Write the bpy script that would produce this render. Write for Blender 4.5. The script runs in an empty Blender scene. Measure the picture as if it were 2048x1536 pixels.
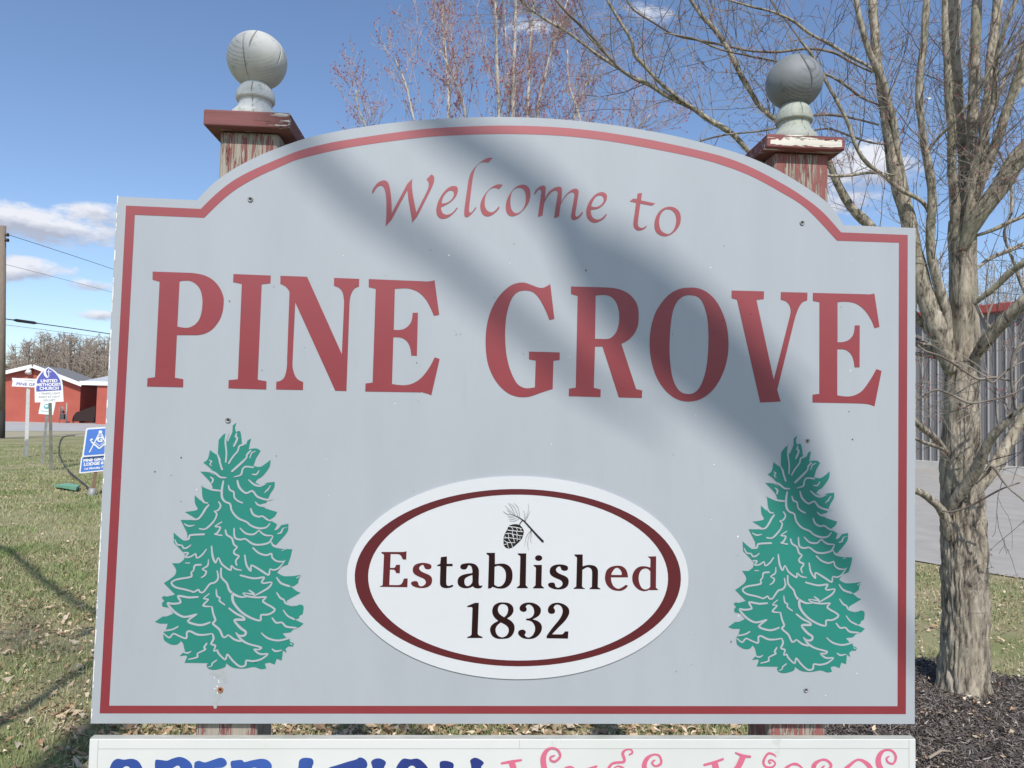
import bpy, bmesh, math, random
import numpy as np
from mathutils import Vector, Matrix, noise as mnoise
random.seed(7); rng = np.random.default_rng(7)
R = math.radians
C = bpy.context.scene.collection
sc = bpy.context.scene

# ------------------------------------------------------------------ camera, sky, sun, exposure
ZB = 0.92                                   # height of the panel's lower edge
CAM = np.array([-0.1164, -1.6695, ZB + 0.6801]); PITCH, ROLL, YAW = R(2.53), R(1.37), R(-3.11); FOC = 1480.0
def _rot(rx, rz):
    return np.array(Matrix.Rotation(rz, 3, 'Z') @ Matrix.Rotation(rx, 3, 'X'))
MC = _rot(PITCH + math.pi/2, YAW) @ np.array(Matrix.Rotation(ROLL, 3, 'Z'))
cam = bpy.data.objects.new('camera', bpy.data.cameras.new('camera')); C.objects.link(cam)
cam.data.sensor_width = 36; cam.data.lens = 36*FOC/2048; cam.data.clip_start = 0.05; cam.data.clip_end = 3000
cam.matrix_world = Matrix.Translation(CAM.tolist()) @ Matrix(MC.tolist()).to_4x4()
sc.camera = cam
SUN_EL, SUN_AZ = R(48.5), R(179)              # azimuth clockwise from +Y
SUN = np.array([math.sin(SUN_AZ)*math.cos(SUN_EL), math.cos(SUN_AZ)*math.cos(SUN_EL), math.sin(SUN_EL)])
sl = bpy.data.lights.new('sun', 'SUN'); sl.energy = 4.4; sl.angle = R(0.53); sl.color = (1.0, 0.945, 0.865)
so = bpy.data.objects.new('sun', sl); C.objects.link(so)
so.rotation_euler = Vector(SUN.tolist()).to_track_quat('Z', 'Y').to_euler()
so.location = (0, -20, 20)
sc.view_settings.view_transform = 'Standard'; sc.view_settings.look = 'None'
sc.view_settings.exposure = 0.0; sc.view_settings.gamma = 1.0; sc.view_settings.use_curve_mapping = False
sc.cycles.max_bounces = 6; sc.cycles.transparent_max_bounces = 8

def ray(px, py):
    return MC @ np.array([(px-1024)/FOC, (768-py)/FOC, -1.0])
def at_y(px, py, y=0.0):                    # point of the plane y = const seen at a pixel
    d = ray(px, py); t = (y-CAM[1])/d[1]; return CAM + d*t
def at_g(px, py, z=0.0):                    # point of the ground
    d = ray(px, py); t = (z-CAM[2])/d[2]; return CAM + d*t
def at_d(px, py, dep):                      # point at a forward distance
    return CAM + ray(px, py)*dep

w = bpy.data.worlds.new('World'); sc.world = w; w.use_nodes = True
nt = w.node_tree; nt.nodes.clear()
def N(tree, typ, **kw):
    n = tree.nodes.new(typ)
    for k, v in kw.items():
        if k == 'inp':
            for i, val in v.items(): n.inputs[i].default_value = val
        else: setattr(n, k, v)
    return n
def L(tree, a, b): tree.links.new(a, b)
def math_(tree, op, a, b=None, clamp=False):
    n = tree.nodes.new('ShaderNodeMath'); n.operation = op; n.use_clamp = clamp
    for i, v in enumerate((a, b)):
        if v is None: continue
        if isinstance(v, (int, float)): n.inputs[i].default_value = v
        else: L(tree, v, n.inputs[i])
    return n.outputs[0]
out = N(nt, 'ShaderNodeOutputWorld'); bg = N(nt, 'ShaderNodeBackground'); SKY_STR = 0.15
bg.inputs[1].default_value = SKY_STR
sky = N(nt, 'ShaderNodeTexSky', sky_type='NISHITA', sun_disc=False, sun_elevation=SUN_EL, sun_rotation=SUN_AZ, altitude=150, air_density=1.0, dust_density=0.65, ozone_density=2.0)
tc = N(nt, 'ShaderNodeTexCoord'); dirv = tc.outputs['Generated']
blobs = []
def blob(px, py, wx, wy, wt=1.0):
    c = ray(px, py); c /= np.linalg.norm(c)
    u = np.cross(c, [0, 0, 1]); u /= np.linalg.norm(u); v = np.cross(u, c)
    blobs.append((c, u/(wx/FOC), v/(wy/FOC), wt))
blob(95, 455, 150, 40); blob(190, 425, 80, 26, .9); blob(30, 440, 90, 38, .9)
blob(60, 540, 80, 24, .85); blob(0, 545, 60, 22, .9); blob(185, 570, 60, 14, .75); blob(200, 632, 45, 12, .7)
blob(1705, 330, 110, 52, 1.05); blob(1690, 395, 90, 46, .6); blob(1760, 350, 70, 34, .8); blob(1660, 300, 70, 30, .6)
blob(1060, 50, 90, 34, .33); blob(1290, 30, 90, 30, .36)
for a, e, s in ((-75, 14, .25), (-110, 22, .2), (80, 12, .3), (120, 25, .25), (160, 16, .3), (-150, 30, .22)):
    c = np.array([math.sin(R(a))*math.cos(R(e)), math.cos(R(a))*math.cos(R(e)), math.sin(R(e))])
    u = np.cross(c, [0, 0, 1]); u /= np.linalg.norm(u); blobs.append((c, u/s, np.cross(u, c)/(s*.3), .9))
tot = None; low = None
for c, u, v, wt in blobs:
    da = N(nt, 'ShaderNodeVectorMath', operation='DOT_PRODUCT'); db = N(nt, 'ShaderNodeVectorMath', operation='DOT_PRODUCT'); dc = N(nt, 'ShaderNodeVectorMath', operation='DOT_PRODUCT')
    for n, vv in ((da, u), (db, v), (dc, c)):
        L(nt, dirv, n.inputs[0]); n.inputs[1].default_value = tuple(float(q) for q in vv)
    a2 = math_(nt, 'POWER', math_(nt, 'SUBTRACT', da.outputs['Value'], float(np.dot(c, u))), 2)
    b1 = math_(nt, 'SUBTRACT', db.outputs['Value'], float(np.dot(c, v)))
    r2 = math_(nt, 'ADD', a2, math_(nt, 'POWER', b1, 2))
    front = math_(nt, 'GREATER_THAN', dc.outputs['Value'], 0.3)
    m = math_(nt, 'MULTIPLY', math_(nt, 'MULTIPLY', math_(nt, 'SUBTRACT', 1.0, r2, clamp=True), wt), front)
    mb = math_(nt, 'MULTIPLY', m, b1)
    tot = m if tot is None else math_(nt, 'MAXIMUM', tot, m)
    low = mb if low is None else math_(nt, 'ADD', low, mb)
mp = N(nt, 'ShaderNodeMapping'); L(nt, dirv, mp.inputs[0]); mp.inputs['Scale'].default_value = (1, 1, 2.2)
nz = N(nt, 'ShaderNodeTexNoise', inp={2: 17.0, 3: 7.0, 4: 0.62}); L(nt, mp.outputs[0], nz.inputs['Vector'])
nzb = N(nt, 'ShaderNodeTexNoise', inp={2: 40.0, 3: 5.0, 4: 0.6}); L(nt, mp.outputs[0], nzb.inputs['Vector'])
dens = math_(nt, 'ADD', tot, math_(nt, 'MULTIPLY', math_(nt, 'SUBTRACT', nz.outputs[0], 0.5), 2.4))
dens = math_(nt, 'ADD', dens, math_(nt, 'MULTIPLY', math_(nt, 'SUBTRACT', nzb.outputs[0], 0.5), 0.7))
dens = math_(nt, 'MULTIPLY', dens, math_(nt, 'GREATER_THAN', tot, 0.0001))
mr = N(nt, 'ShaderNodeMapRange', interpolation_type='SMOOTHSTEP', inp={1: 0.16, 2: 0.85, 3: 0.0, 4: 0.98}); L(nt, dens, mr.inputs[0])
shade = N(nt, 'ShaderNodeMapRange', inp={1: -0.35, 2: 0.25, 3: 0.0, 4: 1.0})
L(nt, math_(nt, 'ADD', low, math_(nt, 'MULTIPLY', math_(nt, 'SUBTRACT', nzb.outputs[0], 0.5), 1.2)), shade.inputs[0])
cc = N(nt, 'ShaderNodeMix', data_type='RGBA'); L(nt, shade.outputs[0], cc.inputs[0])
cc.inputs[6].default_value = tuple(q/SKY_STR for q in (.46, .50, .62)) + (1,); cc.inputs[7].default_value = tuple(q/SKY_STR for q in (.86, .88, .95)) + (1,)
tint = N(nt, 'ShaderNodeMix', data_type='RGBA', blend_type='MULTIPLY', inp={0: 1.0}); L(nt, sky.outputs[0], tint.inputs[6]); tint.inputs[7].default_value = (.98, 1.02, 1.10, 1)
mx = N(nt, 'ShaderNodeMix', data_type='RGBA'); L(nt, mr.outputs[0], mx.inputs[0]); L(nt, tint.outputs[2], mx.inputs[6]); L(nt, cc.outputs[2], mx.inputs[7])
L(nt, mx.outputs[2], bg.inputs[0]); L(nt, bg.outputs[0], out.inputs[0])

# ------------------------------------------------------------------ helpers
def empty(name, loc=(0, 0, 0)):
    o = bpy.data.objects.new(name, None); C.objects.link(o); o.location = loc; o.empty_display_size = .2; return o
def tag(o, label=None, cat=None, group=None, kind=None):
    for k, v in (('label', label), ('category', cat), ('group', group), ('kind', kind)):
        if v: o[k] = v
    return o
def link(name, me, mats=None, parent=None):
    o = bpy.data.objects.new(name, me); C.objects.link(o)
    if mats is not None:
        for m in (mats if isinstance(mats, (list, tuple)) else [mats]): me.materials.append(m)
    if parent is not None:
        o.parent = parent; o.matrix_parent_inverse = parent.matrix_basis.inverted()
    return o
class MB:
    def __init__(s): s.v = []; s.f = []; s.m = []; s.c = None
    def add(s, vs, fs, mi=0):
        b = len(s.v); s.v += [tuple(map(float, q)) for q in vs]; s.f += [tuple(b+i for i in f) for f in fs]; s.m += [mi]*len(fs)
    def box(s, a, b, mi=0, M=None):
        x0, y0, z0 = a; x1, y1, z1 = b
        vs = [(x0,y0,z0),(x1,y0,z0),(x1,y1,z0),(x0,y1,z0),(x0,y0,z1),(x1,y0,z1),(x1,y1,z1),(x0,y1,z1)]
        if M is not None: vs = [tuple(M @ Vector(q)) for q in vs]
        s.add(vs, [(0,3,2,1),(4,5,6,7),(0,1,5,4),(1,2,6,5),(2,3,7,6),(3,0,4,7)], mi)
    def tube(s, pts, rad, n=8, mi=0, cap=True):
        P = np.array(pts, float); k = len(P); rad = np.broadcast_to(np.array(rad, float), (k,))
        T = np.gradient(P, axis=0); T /= (np.linalg.norm(T, axis=1)[:, None]+1e-12)
        up = np.array([0, 0, 1.0]) if abs(T[0][2]) < .9 else np.array([1.0, 0, 0])
        U = np.cross(T[0], up); U /= np.linalg.norm(U); vs = []
        a = np.arange(n)*2*math.pi/n; ca, sa = np.cos(a)[:, None], np.sin(a)[:, None]
        for i in range(k):
            U = U - T[i]*np.dot(U, T[i]); U /= (np.linalg.norm(U)+1e-12); V = np.cross(T[i], U)
            vs.append(P[i] + rad[i]*(ca*U + sa*V))
        b = len(s.v); s.v += [tuple(q) for q in np.concatenate(vs)]
        f = [(b+i*n+j, b+i*n+(j+1) % n, b+(i+1)*n+(j+1) % n, b+(i+1)*n+j) for i in range(k-1) for j in range(n)]
        if cap: f += [tuple(b+j for j in range(n))[::-1], tuple(b+(k-1)*n+j for j in range(n))]
        s.f += f; s.m += [mi]*len(f)
    def mesh(s, name, smooth=False):
        me = bpy.data.meshes.new(name); me.from_pydata(s.v, [], s.f)
        if s.m and max(s.m) > 0: me.polygons.foreach_set('material_index', s.m)
        if smooth: me.polygons.foreach_set('use_smooth', [True]*len(s.f))
        me.update(); return me
    def build(s, name, mats, parent=None, smooth=False): return link(name, s.mesh(name, smooth), mats, parent)
def bevel(o, wd=.003, seg=2, ang=40):
    m = o.modifiers.new('bevel', 'BEVEL'); m.width = wd; m.segments = seg; m.limit_method = 'ANGLE'; m.angle_limit = R(ang); return o
def npmesh(name, V, F, mats, parent=None, col=None, smooth=False):
    V = np.asarray(V, np.float32); F = np.asarray(F, np.int32); me = bpy.data.meshes.new(name)
    me.vertices.add(len(V)); me.vertices.foreach_set('co', V.ravel()); k = F.shape[1]
    me.loops.add(F.size); me.loops.foreach_set('vertex_index', F.ravel()); me.polygons.add(len(F))
    me.polygons.foreach_set('loop_start', np.arange(0, F.size, k, dtype=np.int32))
    if smooth: me.polygons.foreach_set('use_smooth', np.ones(len(F), bool))
    if col is not None:
        at = me.attributes.new('tint', 'FLOAT_COLOR', 'POINT'); cc = np.ones((len(V), 4), np.float32); cc[:, :3] = col; at.data.foreach_set('color', cc.ravel())
    me.update(calc_edges=True); me.validate(); return link(name, me, mats, parent)

def mat(name, col, rough=.7, spec=.4, col2=None, scale=8, det=5, lo=.35, hi=.65, stretch=(1, 1, 1), bump=0, bscale=None, bdist=.01, coat=0, coatr=.2, metal=0, attr=None, col3=None, scale3=1.0, lo3=.5, hi3=.6):
    m = bpy.data.materials.new(name); m.use_nodes = True; t = m.node_tree; b = t.nodes['Principled BSDF']
    b.inputs['Base Color'].default_value = tuple(col)+(1,); b.inputs['Roughness'].default_value = rough
    b.inputs['Specular IOR Level'].default_value = spec; b.inputs['Metallic'].default_value = metal
    b.inputs['Coat Weight'].default_value = coat; b.inputs['Coat Roughness'].default_value = coatr
    tcn = N(t, 'ShaderNodeTexCoord'); mpn = N(t, 'ShaderNodeMapping'); L(t, tcn.outputs['Object'], mpn.inputs[0]); mpn.inputs['Scale'].default_value = stretch
    last = None
    if attr:
        an = N(t, 'ShaderNodeAttribute', attribute_name=attr); last = an.outputs['Color']; L(t, last, b.inputs['Base Color'])
    if col2 is not None:
        n = N(t, 'ShaderNodeTexNoise', inp={2: scale, 3: det, 4: .6}); L(t, mpn.outputs[0], n.inputs['Vector'])
        r = N(t, 'ShaderNodeMapRange', inp={1: lo, 2: hi, 3: 0., 4: 1.}); L(t, n.outputs[0], r.inputs[0])
        x = N(t, 'ShaderNodeMix', data_type='RGBA'); L(t, r.outputs[0], x.inputs[0])
        if last is not None: L(t, last, x.inputs[6])
        else: x.inputs[6].default_value = tuple(col)+(1,)
        x.inputs[7].default_value = tuple(col2)+(1,); last = x.outputs[2]; L(t, last, b.inputs['Base Color'])
    if col3 is not None:
        n = N(t, 'ShaderNodeTexNoise', inp={2: scale3, 3: 6., 4: .65}); L(t, mpn.outputs[0], n.inputs['Vector'])
        r = N(t, 'ShaderNodeMapRange', inp={1: lo3, 2: hi3, 3: 0., 4: 1.}); L(t, n.outputs[0], r.inputs[0])
        x = N(t, 'ShaderNodeMix', data_type='RGBA'); L(t, r.outputs[0], x.inputs[0])
        L(t, last, x.inputs[6]) if last is not None else setattr(x.inputs[6], 'default_value', tuple(col)+(1,))
        x.inputs[7].default_value = tuple(col3)+(1,); last = x.outputs[2]; L(t, last, b.inputs['Base Color'])
    if bump:
        n = N(t, 'ShaderNodeTexNoise', inp={2: bscale or scale*3, 3: 6., 4: .65}); L(t, mpn.outputs[0], n.inputs['Vector'])
        bp = N(t, 'ShaderNodeBump', inp={0: bump, 1: bdist}); L(t, n.outputs[0], bp.inputs['Height']); L(t, bp.outputs[0], b.inputs['Normal'])
    return m

# ---- outlines: 'x,y' is a corner, 'x,y~' lies on a smooth run
def spline(pts, smooth, closed=True, step=6):
    n = len(pts); P = [np.array(p, float) for p in pts]; res = []
    for i in range(n if closed else n-1):
        a, b = P[i], P[(i+1) % n]
        sa, sb = smooth[i], smooth[(i+1) % n]
        if not (sa or sb): res.append(a); continue
        p0 = P[(i-1) % n] if sa else a; p3 = P[(i+2) % n] if sb else b
        if not closed and i == 0: p0 = a
        if not closed and i == n-2: p3 = b
        m1 = (b-p0)*.5; m2 = (p3-a)*.5
        d = np.linalg.norm(b-a)
        for m_ in (m1, m2):
            l = np.linalg.norm(m_)
            if l > d*1.2: m_ *= d*1.2/l
        for k in range(step):
            t = k/step; h = 2*t**3-3*t**2
            res.append((h+1)*a + (t**3-2*t**2+t)*m1 - h*b + (t**3-t**2)*m2)
    if not closed: res.append(P[-1])
    return np.array(res)
def parse(s):
    p = []; sm = []
    for tk in s.split():
        sm.append(tk.endswith('~')); x, y = tk.rstrip('~').split(','); p.append((float(x), float(y)))
    return p, sm
def outline(s, o, sc_, closed=True, step=5):
    p, sm = parse(s); return spline(p, sm, closed, step)*sc_ + np.array(o)
def fill(loops, to3, thick=.0005):
    """loops in pixel coords of the photograph -> thin vinyl mesh on the plane given by to3"""
    cu = bpy.data.curves.new('c', 'CURVE'); cu.dimensions = '2D'; cu.fill_mode = 'BOTH'; cu.extrude = thick/2
    for lp in loops:
        P = [to3(q) for q in lp]; s = cu.splines.new('POLY'); s.points.add(len(P)-1); s.use_cyclic_u = True
        for i, q in enumerate(P): s.points[i].co = (q[0], q[1], 0, 1)
    o = bpy.data.objects.new('c', cu); C.objects.link(o)
    me = bpy.data.meshes.new_from_object(o.evaluated_get(bpy.context.evaluated_depsgraph_get()))
    bpy.data.objects.remove(o); bpy.data.curves.remove(cu); return me
YOFF = 0.0
def plane2(q):
    p = at_y(q[0], q[1], YOFF); return (p[0], p[2])
def decal(name, loops, m, parent, y, thick=.0004, to3=None):
    """vinyl shape lying on the plane y (curve XY -> world XZ)"""
    me = fill(loops, to3 or plane2, thick)
    me.transform(Matrix(((1, 0, 0, 0), (0, 0, -1, y), (0, 1, 0, 0), (0, 0, 0, 1))))
    o = link(name, me, None, parent); me.materials.clear(); me.materials.append(m); return o
def ribbon(mb, P, wd, y, mi=0, k0=0):
    """stroke of varying width in the xz plane at depth y; pieces stepped 0.02 mm apart"""
    P = np.array(P); k = k0
    for i in range(len(P)-1):
        a, b = P[i], P[i+1]; d = b-a; l = np.linalg.norm(d)
        if l < 1e-7: continue
        nrm = np.array([-d[1], d[0]])/l; yy = y - (k % 30)*2e-5; k += 1
        q = [a+nrm*wd[i]/2, a-nrm*wd[i]/2, b-nrm*wd[i+1]/2, b+nrm*wd[i+1]/2]
        mb.add([(v[0], yy, v[1]) for v in q], [(0, 1, 2, 3)], mi)
        yy = y - (k % 30)*2e-5; k += 1
        mb.add([(b[0]+wd[i+1]/2*math.cos(t), yy, b[1]+wd[i+1]/2*math.sin(t)) for t in np.arange(8)*math.pi/4], [tuple(range(8))], mi)
        if i == 0:
            yy = y - (k % 30)*2e-5; k += 1
            mb.add([(a[0]+wd[0]/2*math.cos(t), yy, a[1]+wd[0]/2*math.sin(t)) for t in np.arange(8)*math.pi/4], [tuple(range(8))], mi)
    return k
PXM = 1.83/1640                              # metres per photo pixel on the panel
_font = None
def text(s, size, m, parent, M, name='lettering', ext=.002, sx=1.0, bold=0.0, align='CENTER', shear=0):
    cu = bpy.data.curves.new('t', 'FONT'); cu.body = s; cu.size = size; cu.align_x = align; cu.align_y = 'CENTER'; cu.extrude = ext; cu.offset = bold; cu.resolution_u = 3; cu.shear = shear
    o = bpy.data.objects.new('t', cu); C.objects.link(o)
    me = bpy.data.meshes.new_from_object(o.evaluated_get(bpy.context.evaluated_depsgraph_get())); bpy.data.objects.remove(o); bpy.data.curves.remove(cu)
    me.transform(M @ Matrix.Diagonal((sx, 1, 1, 1))); me.materials.clear(); return link(name, me, m, parent)
# ------------------------------------------------------------------ materials
M_PANEL = mat('panel_paint', (.378, .405, .438), .38, .42, (.35, .377, .408), 3.0, 4, .35, .7, col3=(.34, .365, .385), scale3=5, lo3=.60, hi3=.85, stretch=(2.2, 1, .5), bump=.02, bscale=60)
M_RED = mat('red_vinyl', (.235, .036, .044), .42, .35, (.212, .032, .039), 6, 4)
def top_sheen(m, c_top, z0=1.05, z1=2.3):
    """sky reflection painted into the vinyl colour: paler towards the top of the sign"""
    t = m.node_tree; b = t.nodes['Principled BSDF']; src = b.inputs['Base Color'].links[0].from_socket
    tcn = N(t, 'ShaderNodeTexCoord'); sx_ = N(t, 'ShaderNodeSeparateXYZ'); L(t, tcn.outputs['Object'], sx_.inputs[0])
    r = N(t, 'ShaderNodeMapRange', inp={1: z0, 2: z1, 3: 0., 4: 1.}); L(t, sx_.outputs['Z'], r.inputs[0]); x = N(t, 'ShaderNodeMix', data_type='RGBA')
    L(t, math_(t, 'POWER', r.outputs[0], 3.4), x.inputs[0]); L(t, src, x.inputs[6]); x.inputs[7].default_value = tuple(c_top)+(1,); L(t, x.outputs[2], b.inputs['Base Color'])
top_sheen(M_RED, (.40, .13, .14))  # sky sheen on the upper red is put into the base colour
M_GREEN = mat('green_vinyl', (.019, .21, .168), .42, .35, (.022, .193, .155), 5, 4)
M_OVAL = mat('white_plaque', (.59, .605, .63), .32, .5, (.57, .585, .61), 4, 4)
M_MAROON = mat('maroon_vinyl', (.095, .014, .018), .36, .35)
M_MAR_REFL = mat('maroon_vinyl_dark_reflection', (.016, .003, .004), .38, .25)  # same maroon vinyl; dark reflection in middle letters painted as a darker colour
M_BLACK = mat('black_vinyl', (.008, .007, .007), .3, .5)
M_GREY = mat('grey_print', (.28, .29, .30), .4)
M_CHIP = mat('chipped_edge', (.80, .80, .79), .8)
M_BOARD = mat('white_board_paint', (.63, .64, .63), .5, .4, (.57, .585, .56), 3, 6, .45, .8, col3=(.42, .43, .37), scale3=14, lo3=.62, hi3=.8)
M_BOARDTOP = mat('grimy_board_edge', (.50, .51, .47), .8, .3, (.33, .34, .29), 9, 6, stretch=(1, 3, 3))
M_BLUE = mat('blue_brush_lettering', (.018, .030, .17), .35, .5, (.045, .12, .42), 1.6, 2, .35, .7)
M_PINK = mat('pink_lettering', (.60, .14, .23), .4, .4)
M_SCREW = mat('screw_steel', (.26, .27, .27), .5, .5, metal=.35)
M_DARK = mat('dark_recess', (.02, .02, .02), .6)
M_RUST = mat('rust', (.25, .07, .03), .9, .2, (.42, .22, .12), 300, 4)
def wood_mat(name, grain_axis, red=.5, paint=(.27, .062, .055), wood=(.43, .36, .27), knot=None):
    """weathered wood with flaking paint; grain runs along grain_axis"""
    m = bpy.data.materials.new(name); m.use_nodes = True; t = m.node_tree; b = t.nodes['Principled BSDF']; b.inputs['Roughness'].default_value = .82; b.inputs['Specular IOR Level'].default_value = .25
    tcn = N(t, 'ShaderNodeTexCoord'); st = [140, 140, 140]; st[grain_axis] = 9
    mp1 = N(t, 'ShaderNodeMapping'); L(t, tcn.outputs['Object'], mp1.inputs[0]); mp1.inputs['Scale'].default_value = st
    n1 = N(t, 'ShaderNodeTexNoise', inp={2: 1.5, 3: 8., 4: .65, 8: .35}); L(t, mp1.outputs[0], n1.inputs['Vector'])
    st2 = [34, 34, 34]; st2[grain_axis] = 4.5
    mp2 = N(t, 'ShaderNodeMapping'); L(t, tcn.outputs['Object'], mp2.inputs[0]); mp2.inputs['Scale'].default_value = st2
    n2 = N(t, 'ShaderNodeTexNoise', inp={2: 1.4, 3: 3., 4: .6, 8: .5}); L(t, mp2.outputs[0], n2.inputs['Vector'])
    fine = N(t, 'ShaderNodeMapping'); L(t, tcn.outputs['Object'], fine.inputs[0]); st3 = [260, 260, 260]; st3[grain_axis] = 9; fine.inputs['Scale'].default_value = st3
    n3 = N(t, 'ShaderNodeTexNoise', inp={2: 1., 3: 4., 4: .6}); L(t, fine.outputs[0], n3.inputs['Vector'])
    wc = N(t, 'ShaderNodeMix', data_type='RGBA'); L(t, n3.outputs[0], wc.inputs[0])
    wc.inputs[6].default_value = tuple(q*.55 for q in wood)+(1,); wc.inputs[7].default_value = tuple(min(1, q*1.25) for q in wood)+(1,)
    s = math_(t, 'ADD', math_(t, 'MULTIPLY', n1.outputs[0], .62), math_(t, 'MULTIPLY', n2.outputs[0], .55))
    s = math_(t, 'ADD', s, math_(t, 'MULTIPLY', math_(t, 'SUBTRACT', n3.outputs[0], .5), .12))
    r = N(t, 'ShaderNodeMapRange', inp={1: .585-.3*(red-.5), 2: .60-.3*(red-.5), 3: 0., 4: 1.}); L(t, s, r.inputs[0])
    pc = N(t, 'ShaderNodeMix', data_type='RGBA'); L(t, n2.outputs[0], pc.inputs[0]); pc.inputs[6].default_value = tuple(q*.8 for q in paint)+(1,); pc.inputs[7].default_value = tuple(min(1, q*1.35) for q in paint)+(1,)
    x = N(t, 'ShaderNodeMix', data_type='RGBA'); L(t, r.outputs[0], x.inputs[0]); L(t, wc.outputs[2], x.inputs[6]); L(t, pc.outputs[2], x.inputs[7])
    # thin dark drying cracks
    ck = N(t, 'ShaderNodeMapping'); L(t, tcn.outputs['Object'], ck.inputs[0]); st4 = [60, 60, 60]; st4[grain_axis] = 4.5; ck.inputs['Scale'].default_value = st4
    n4 = N(t, 'ShaderNodeTexNoise', inp={2: 1., 3: 3., 4: .5, 8: .8}); L(t, ck.outputs[0], n4.inputs['Vector'])
    cr = N(t, 'ShaderNodeMapRange', inp={1: .0, 2: .012, 3: 1., 4: 0.}); L(t, math_(t, 'ABSOLUTE', math_(t, 'SUBTRACT', n4.outputs[0], .58)), cr.inputs[0])
    y = N(t, 'ShaderNodeMix', data_type='RGBA'); L(t, math_(t, 'MULTIPLY', cr.outputs[0], .8), y.inputs[0]); L(t, x.outputs[2], y.inputs[6]); y.inputs[7].default_value = (.05, .035, .025, 1)
    L(t, y.outputs[2], b.inputs['Base Color'])
    h = math_(t, 'ADD', math_(t, 'MULTIPLY', r.outputs[0], .5), math_(t, 'SUBTRACT', math_(t, 'MULTIPLY', n3.outputs[0], .35), math_(t, 'MULTIPLY', cr.outputs[0], .9)))
    bp = N(t, 'ShaderNodeBump', inp={0: .9, 1: .0016}); L(t, h, bp.inputs['Height']); L(t, bp.outputs[0], b.inputs['Normal'])
    return m
M_POST_L = wood_mat('flaked_post_wood', 2, .36, (.21, .082, .075), (.36, .315, .265)); M_POST_R = wood_mat('half_flaked_red_post', 2, .62, (.235, .09, .082), (.36, .32, .265))
M_CAP_L = wood_mat('red_cap_paint', 0, .90, (.185, .078, .075), (.62, .58, .52)); M_CAP_R = wood_mat('peeling_red_cap_paint', 0, .80, (.215, .078, .075), (.70, .66, .58))
M_CAP_BARE = wood_mat('bare_white_cap_edge', 0, -.12, (.36, .08, .08), (.74, .70, .62))
RINGK = .42
def ball_mat(name, c1, c2, c3):
    m = mat(name, c1, .62, .4, c2, 10, 5, .35, .7, col3=c3, scale3=34, lo3=.56, hi3=.78, bump=.25, bscale=70, bdist=.002)
    t = m.node_tree; b = t.nodes['Principled BSDF']; a = N(t, 'ShaderNodeAttribute', attribute_name='tint')
    src = b.inputs['Base Color'].links[0].from_socket
    x = N(t, 'ShaderNodeMix', data_type='RGBA', blend_type='MULTIPLY', inp={0: 1.}); L(t, src, x.inputs[6]); L(t, a.outputs['Color'], x.inputs[7]); L(t, x.outputs[2], b.inputs['Base Color'])
    tcn = N(t, 'ShaderNodeTexCoord'); mp = N(t, 'ShaderNodeMapping'); L(t, tcn.outputs['Object'], mp.inputs[0]); mp.inputs['Location'].default_value = (.55, .05, -2.05); mp.inputs['Rotation'].default_value = (.5, .35, 0)
    wv = N(t, 'ShaderNodeTexWave', wave_type='RINGS', rings_direction='X', inp={1: 42., 2: 2.2, 3: 3., 4: 6.}); L(t, mp.outputs[0], wv.inputs[0])
    pn = N(t, 'ShaderNodeTexNoise', inp={2: 11., 3: 3.}); L(t, tcn.outputs['Object'], pn.inputs['Vector']); pr = N(t, 'ShaderNodeMapRange', inp={1: .45, 2: .62, 3: 0., 4: RINGK}); L(t, pn.outputs[0], pr.inputs[0])
    rg = N(t, 'ShaderNodeMapRange', inp={1: .0, 2: .3, 3: 1., 4: 0.}); L(t, wv.outputs['Fac'], rg.inputs[0])
    d = N(t, 'ShaderNodeMix', data_type='RGBA'); L(t, math_(t, 'MULTIPLY', rg.outputs[0], pr.outputs[0]), d.inputs[0]); L(t, x.outputs[2], d.inputs[6]); d.inputs[7].default_value = tuple(q*.35 for q in c3)+(1,)
    L(t, d.outputs[2], b.inputs['Base Color'])
    return m
M_BALL_L = ball_mat('weathered_white_ball', (.56, .555, .54), (.43, .435, .40), (.25, .26, .22)); M_BALL_R = ball_mat('weathered_grey_ball', (.225, .24, .26), (.185, .20, .20), (.10, .11, .095))
RINGK = .18
M_NECK_L = ball_mat('white_turned_neck', (.58, .59, .57), (.50, .51, .47), (.31, .33, .28)); M_NECK_R = ball_mat('pale_turned_neck', (.40, .42, .37), (.33, .355, .30), (.19, .21, .16))

# ------------------------------------------------------------------ the welcome sign
TH = .013
sign = empty('welcome_sign', (0, .07, 0))
tag(sign, 'large arched pale grey welcome sign reading Pine Grove on two red wooden posts', 'sign')
E0 = lambda s: [tuple(map(float, q.split(','))) for q in s.split()]
outer = E0('181,1447 1829.5,1448 1831,456')
archO = E0('1687,450 1669.7,421.8 1645.1,397.5 1595.9,364 1542.5,333.6 1489.2,311 1430,292.5 1353.4,272.7 1255.8,254.5 1177.7,244 1098,237 1000.3,233.7 893,236.8 795.3,244.5 707.4,256.6 650,267.5 604.8,278.8 552,297.4 513,314 473.9,334 437.8,358 413.4,379.4 394,400.5')
def arch(pts):                                # corner ends, smooth in between
    return list(spline(pts, [False]+[True]*(len(pts)-2)+[False], False, 4))
outl = [np.array(q) for q in outer] + arch(archO) + [np.array((234, 393.))]
me = fill([outl], plane2, TH)
me.transform(Matrix(((1, 0, 0, 0), (0, 0, -1, TH/2), (0, 1, 0, 0), (0, 0, 0, 1)))); me.materials.clear()
panel = link('sign_panel', me, M_PANEL, sign); bevel(panel, .0012, 2)
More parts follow.
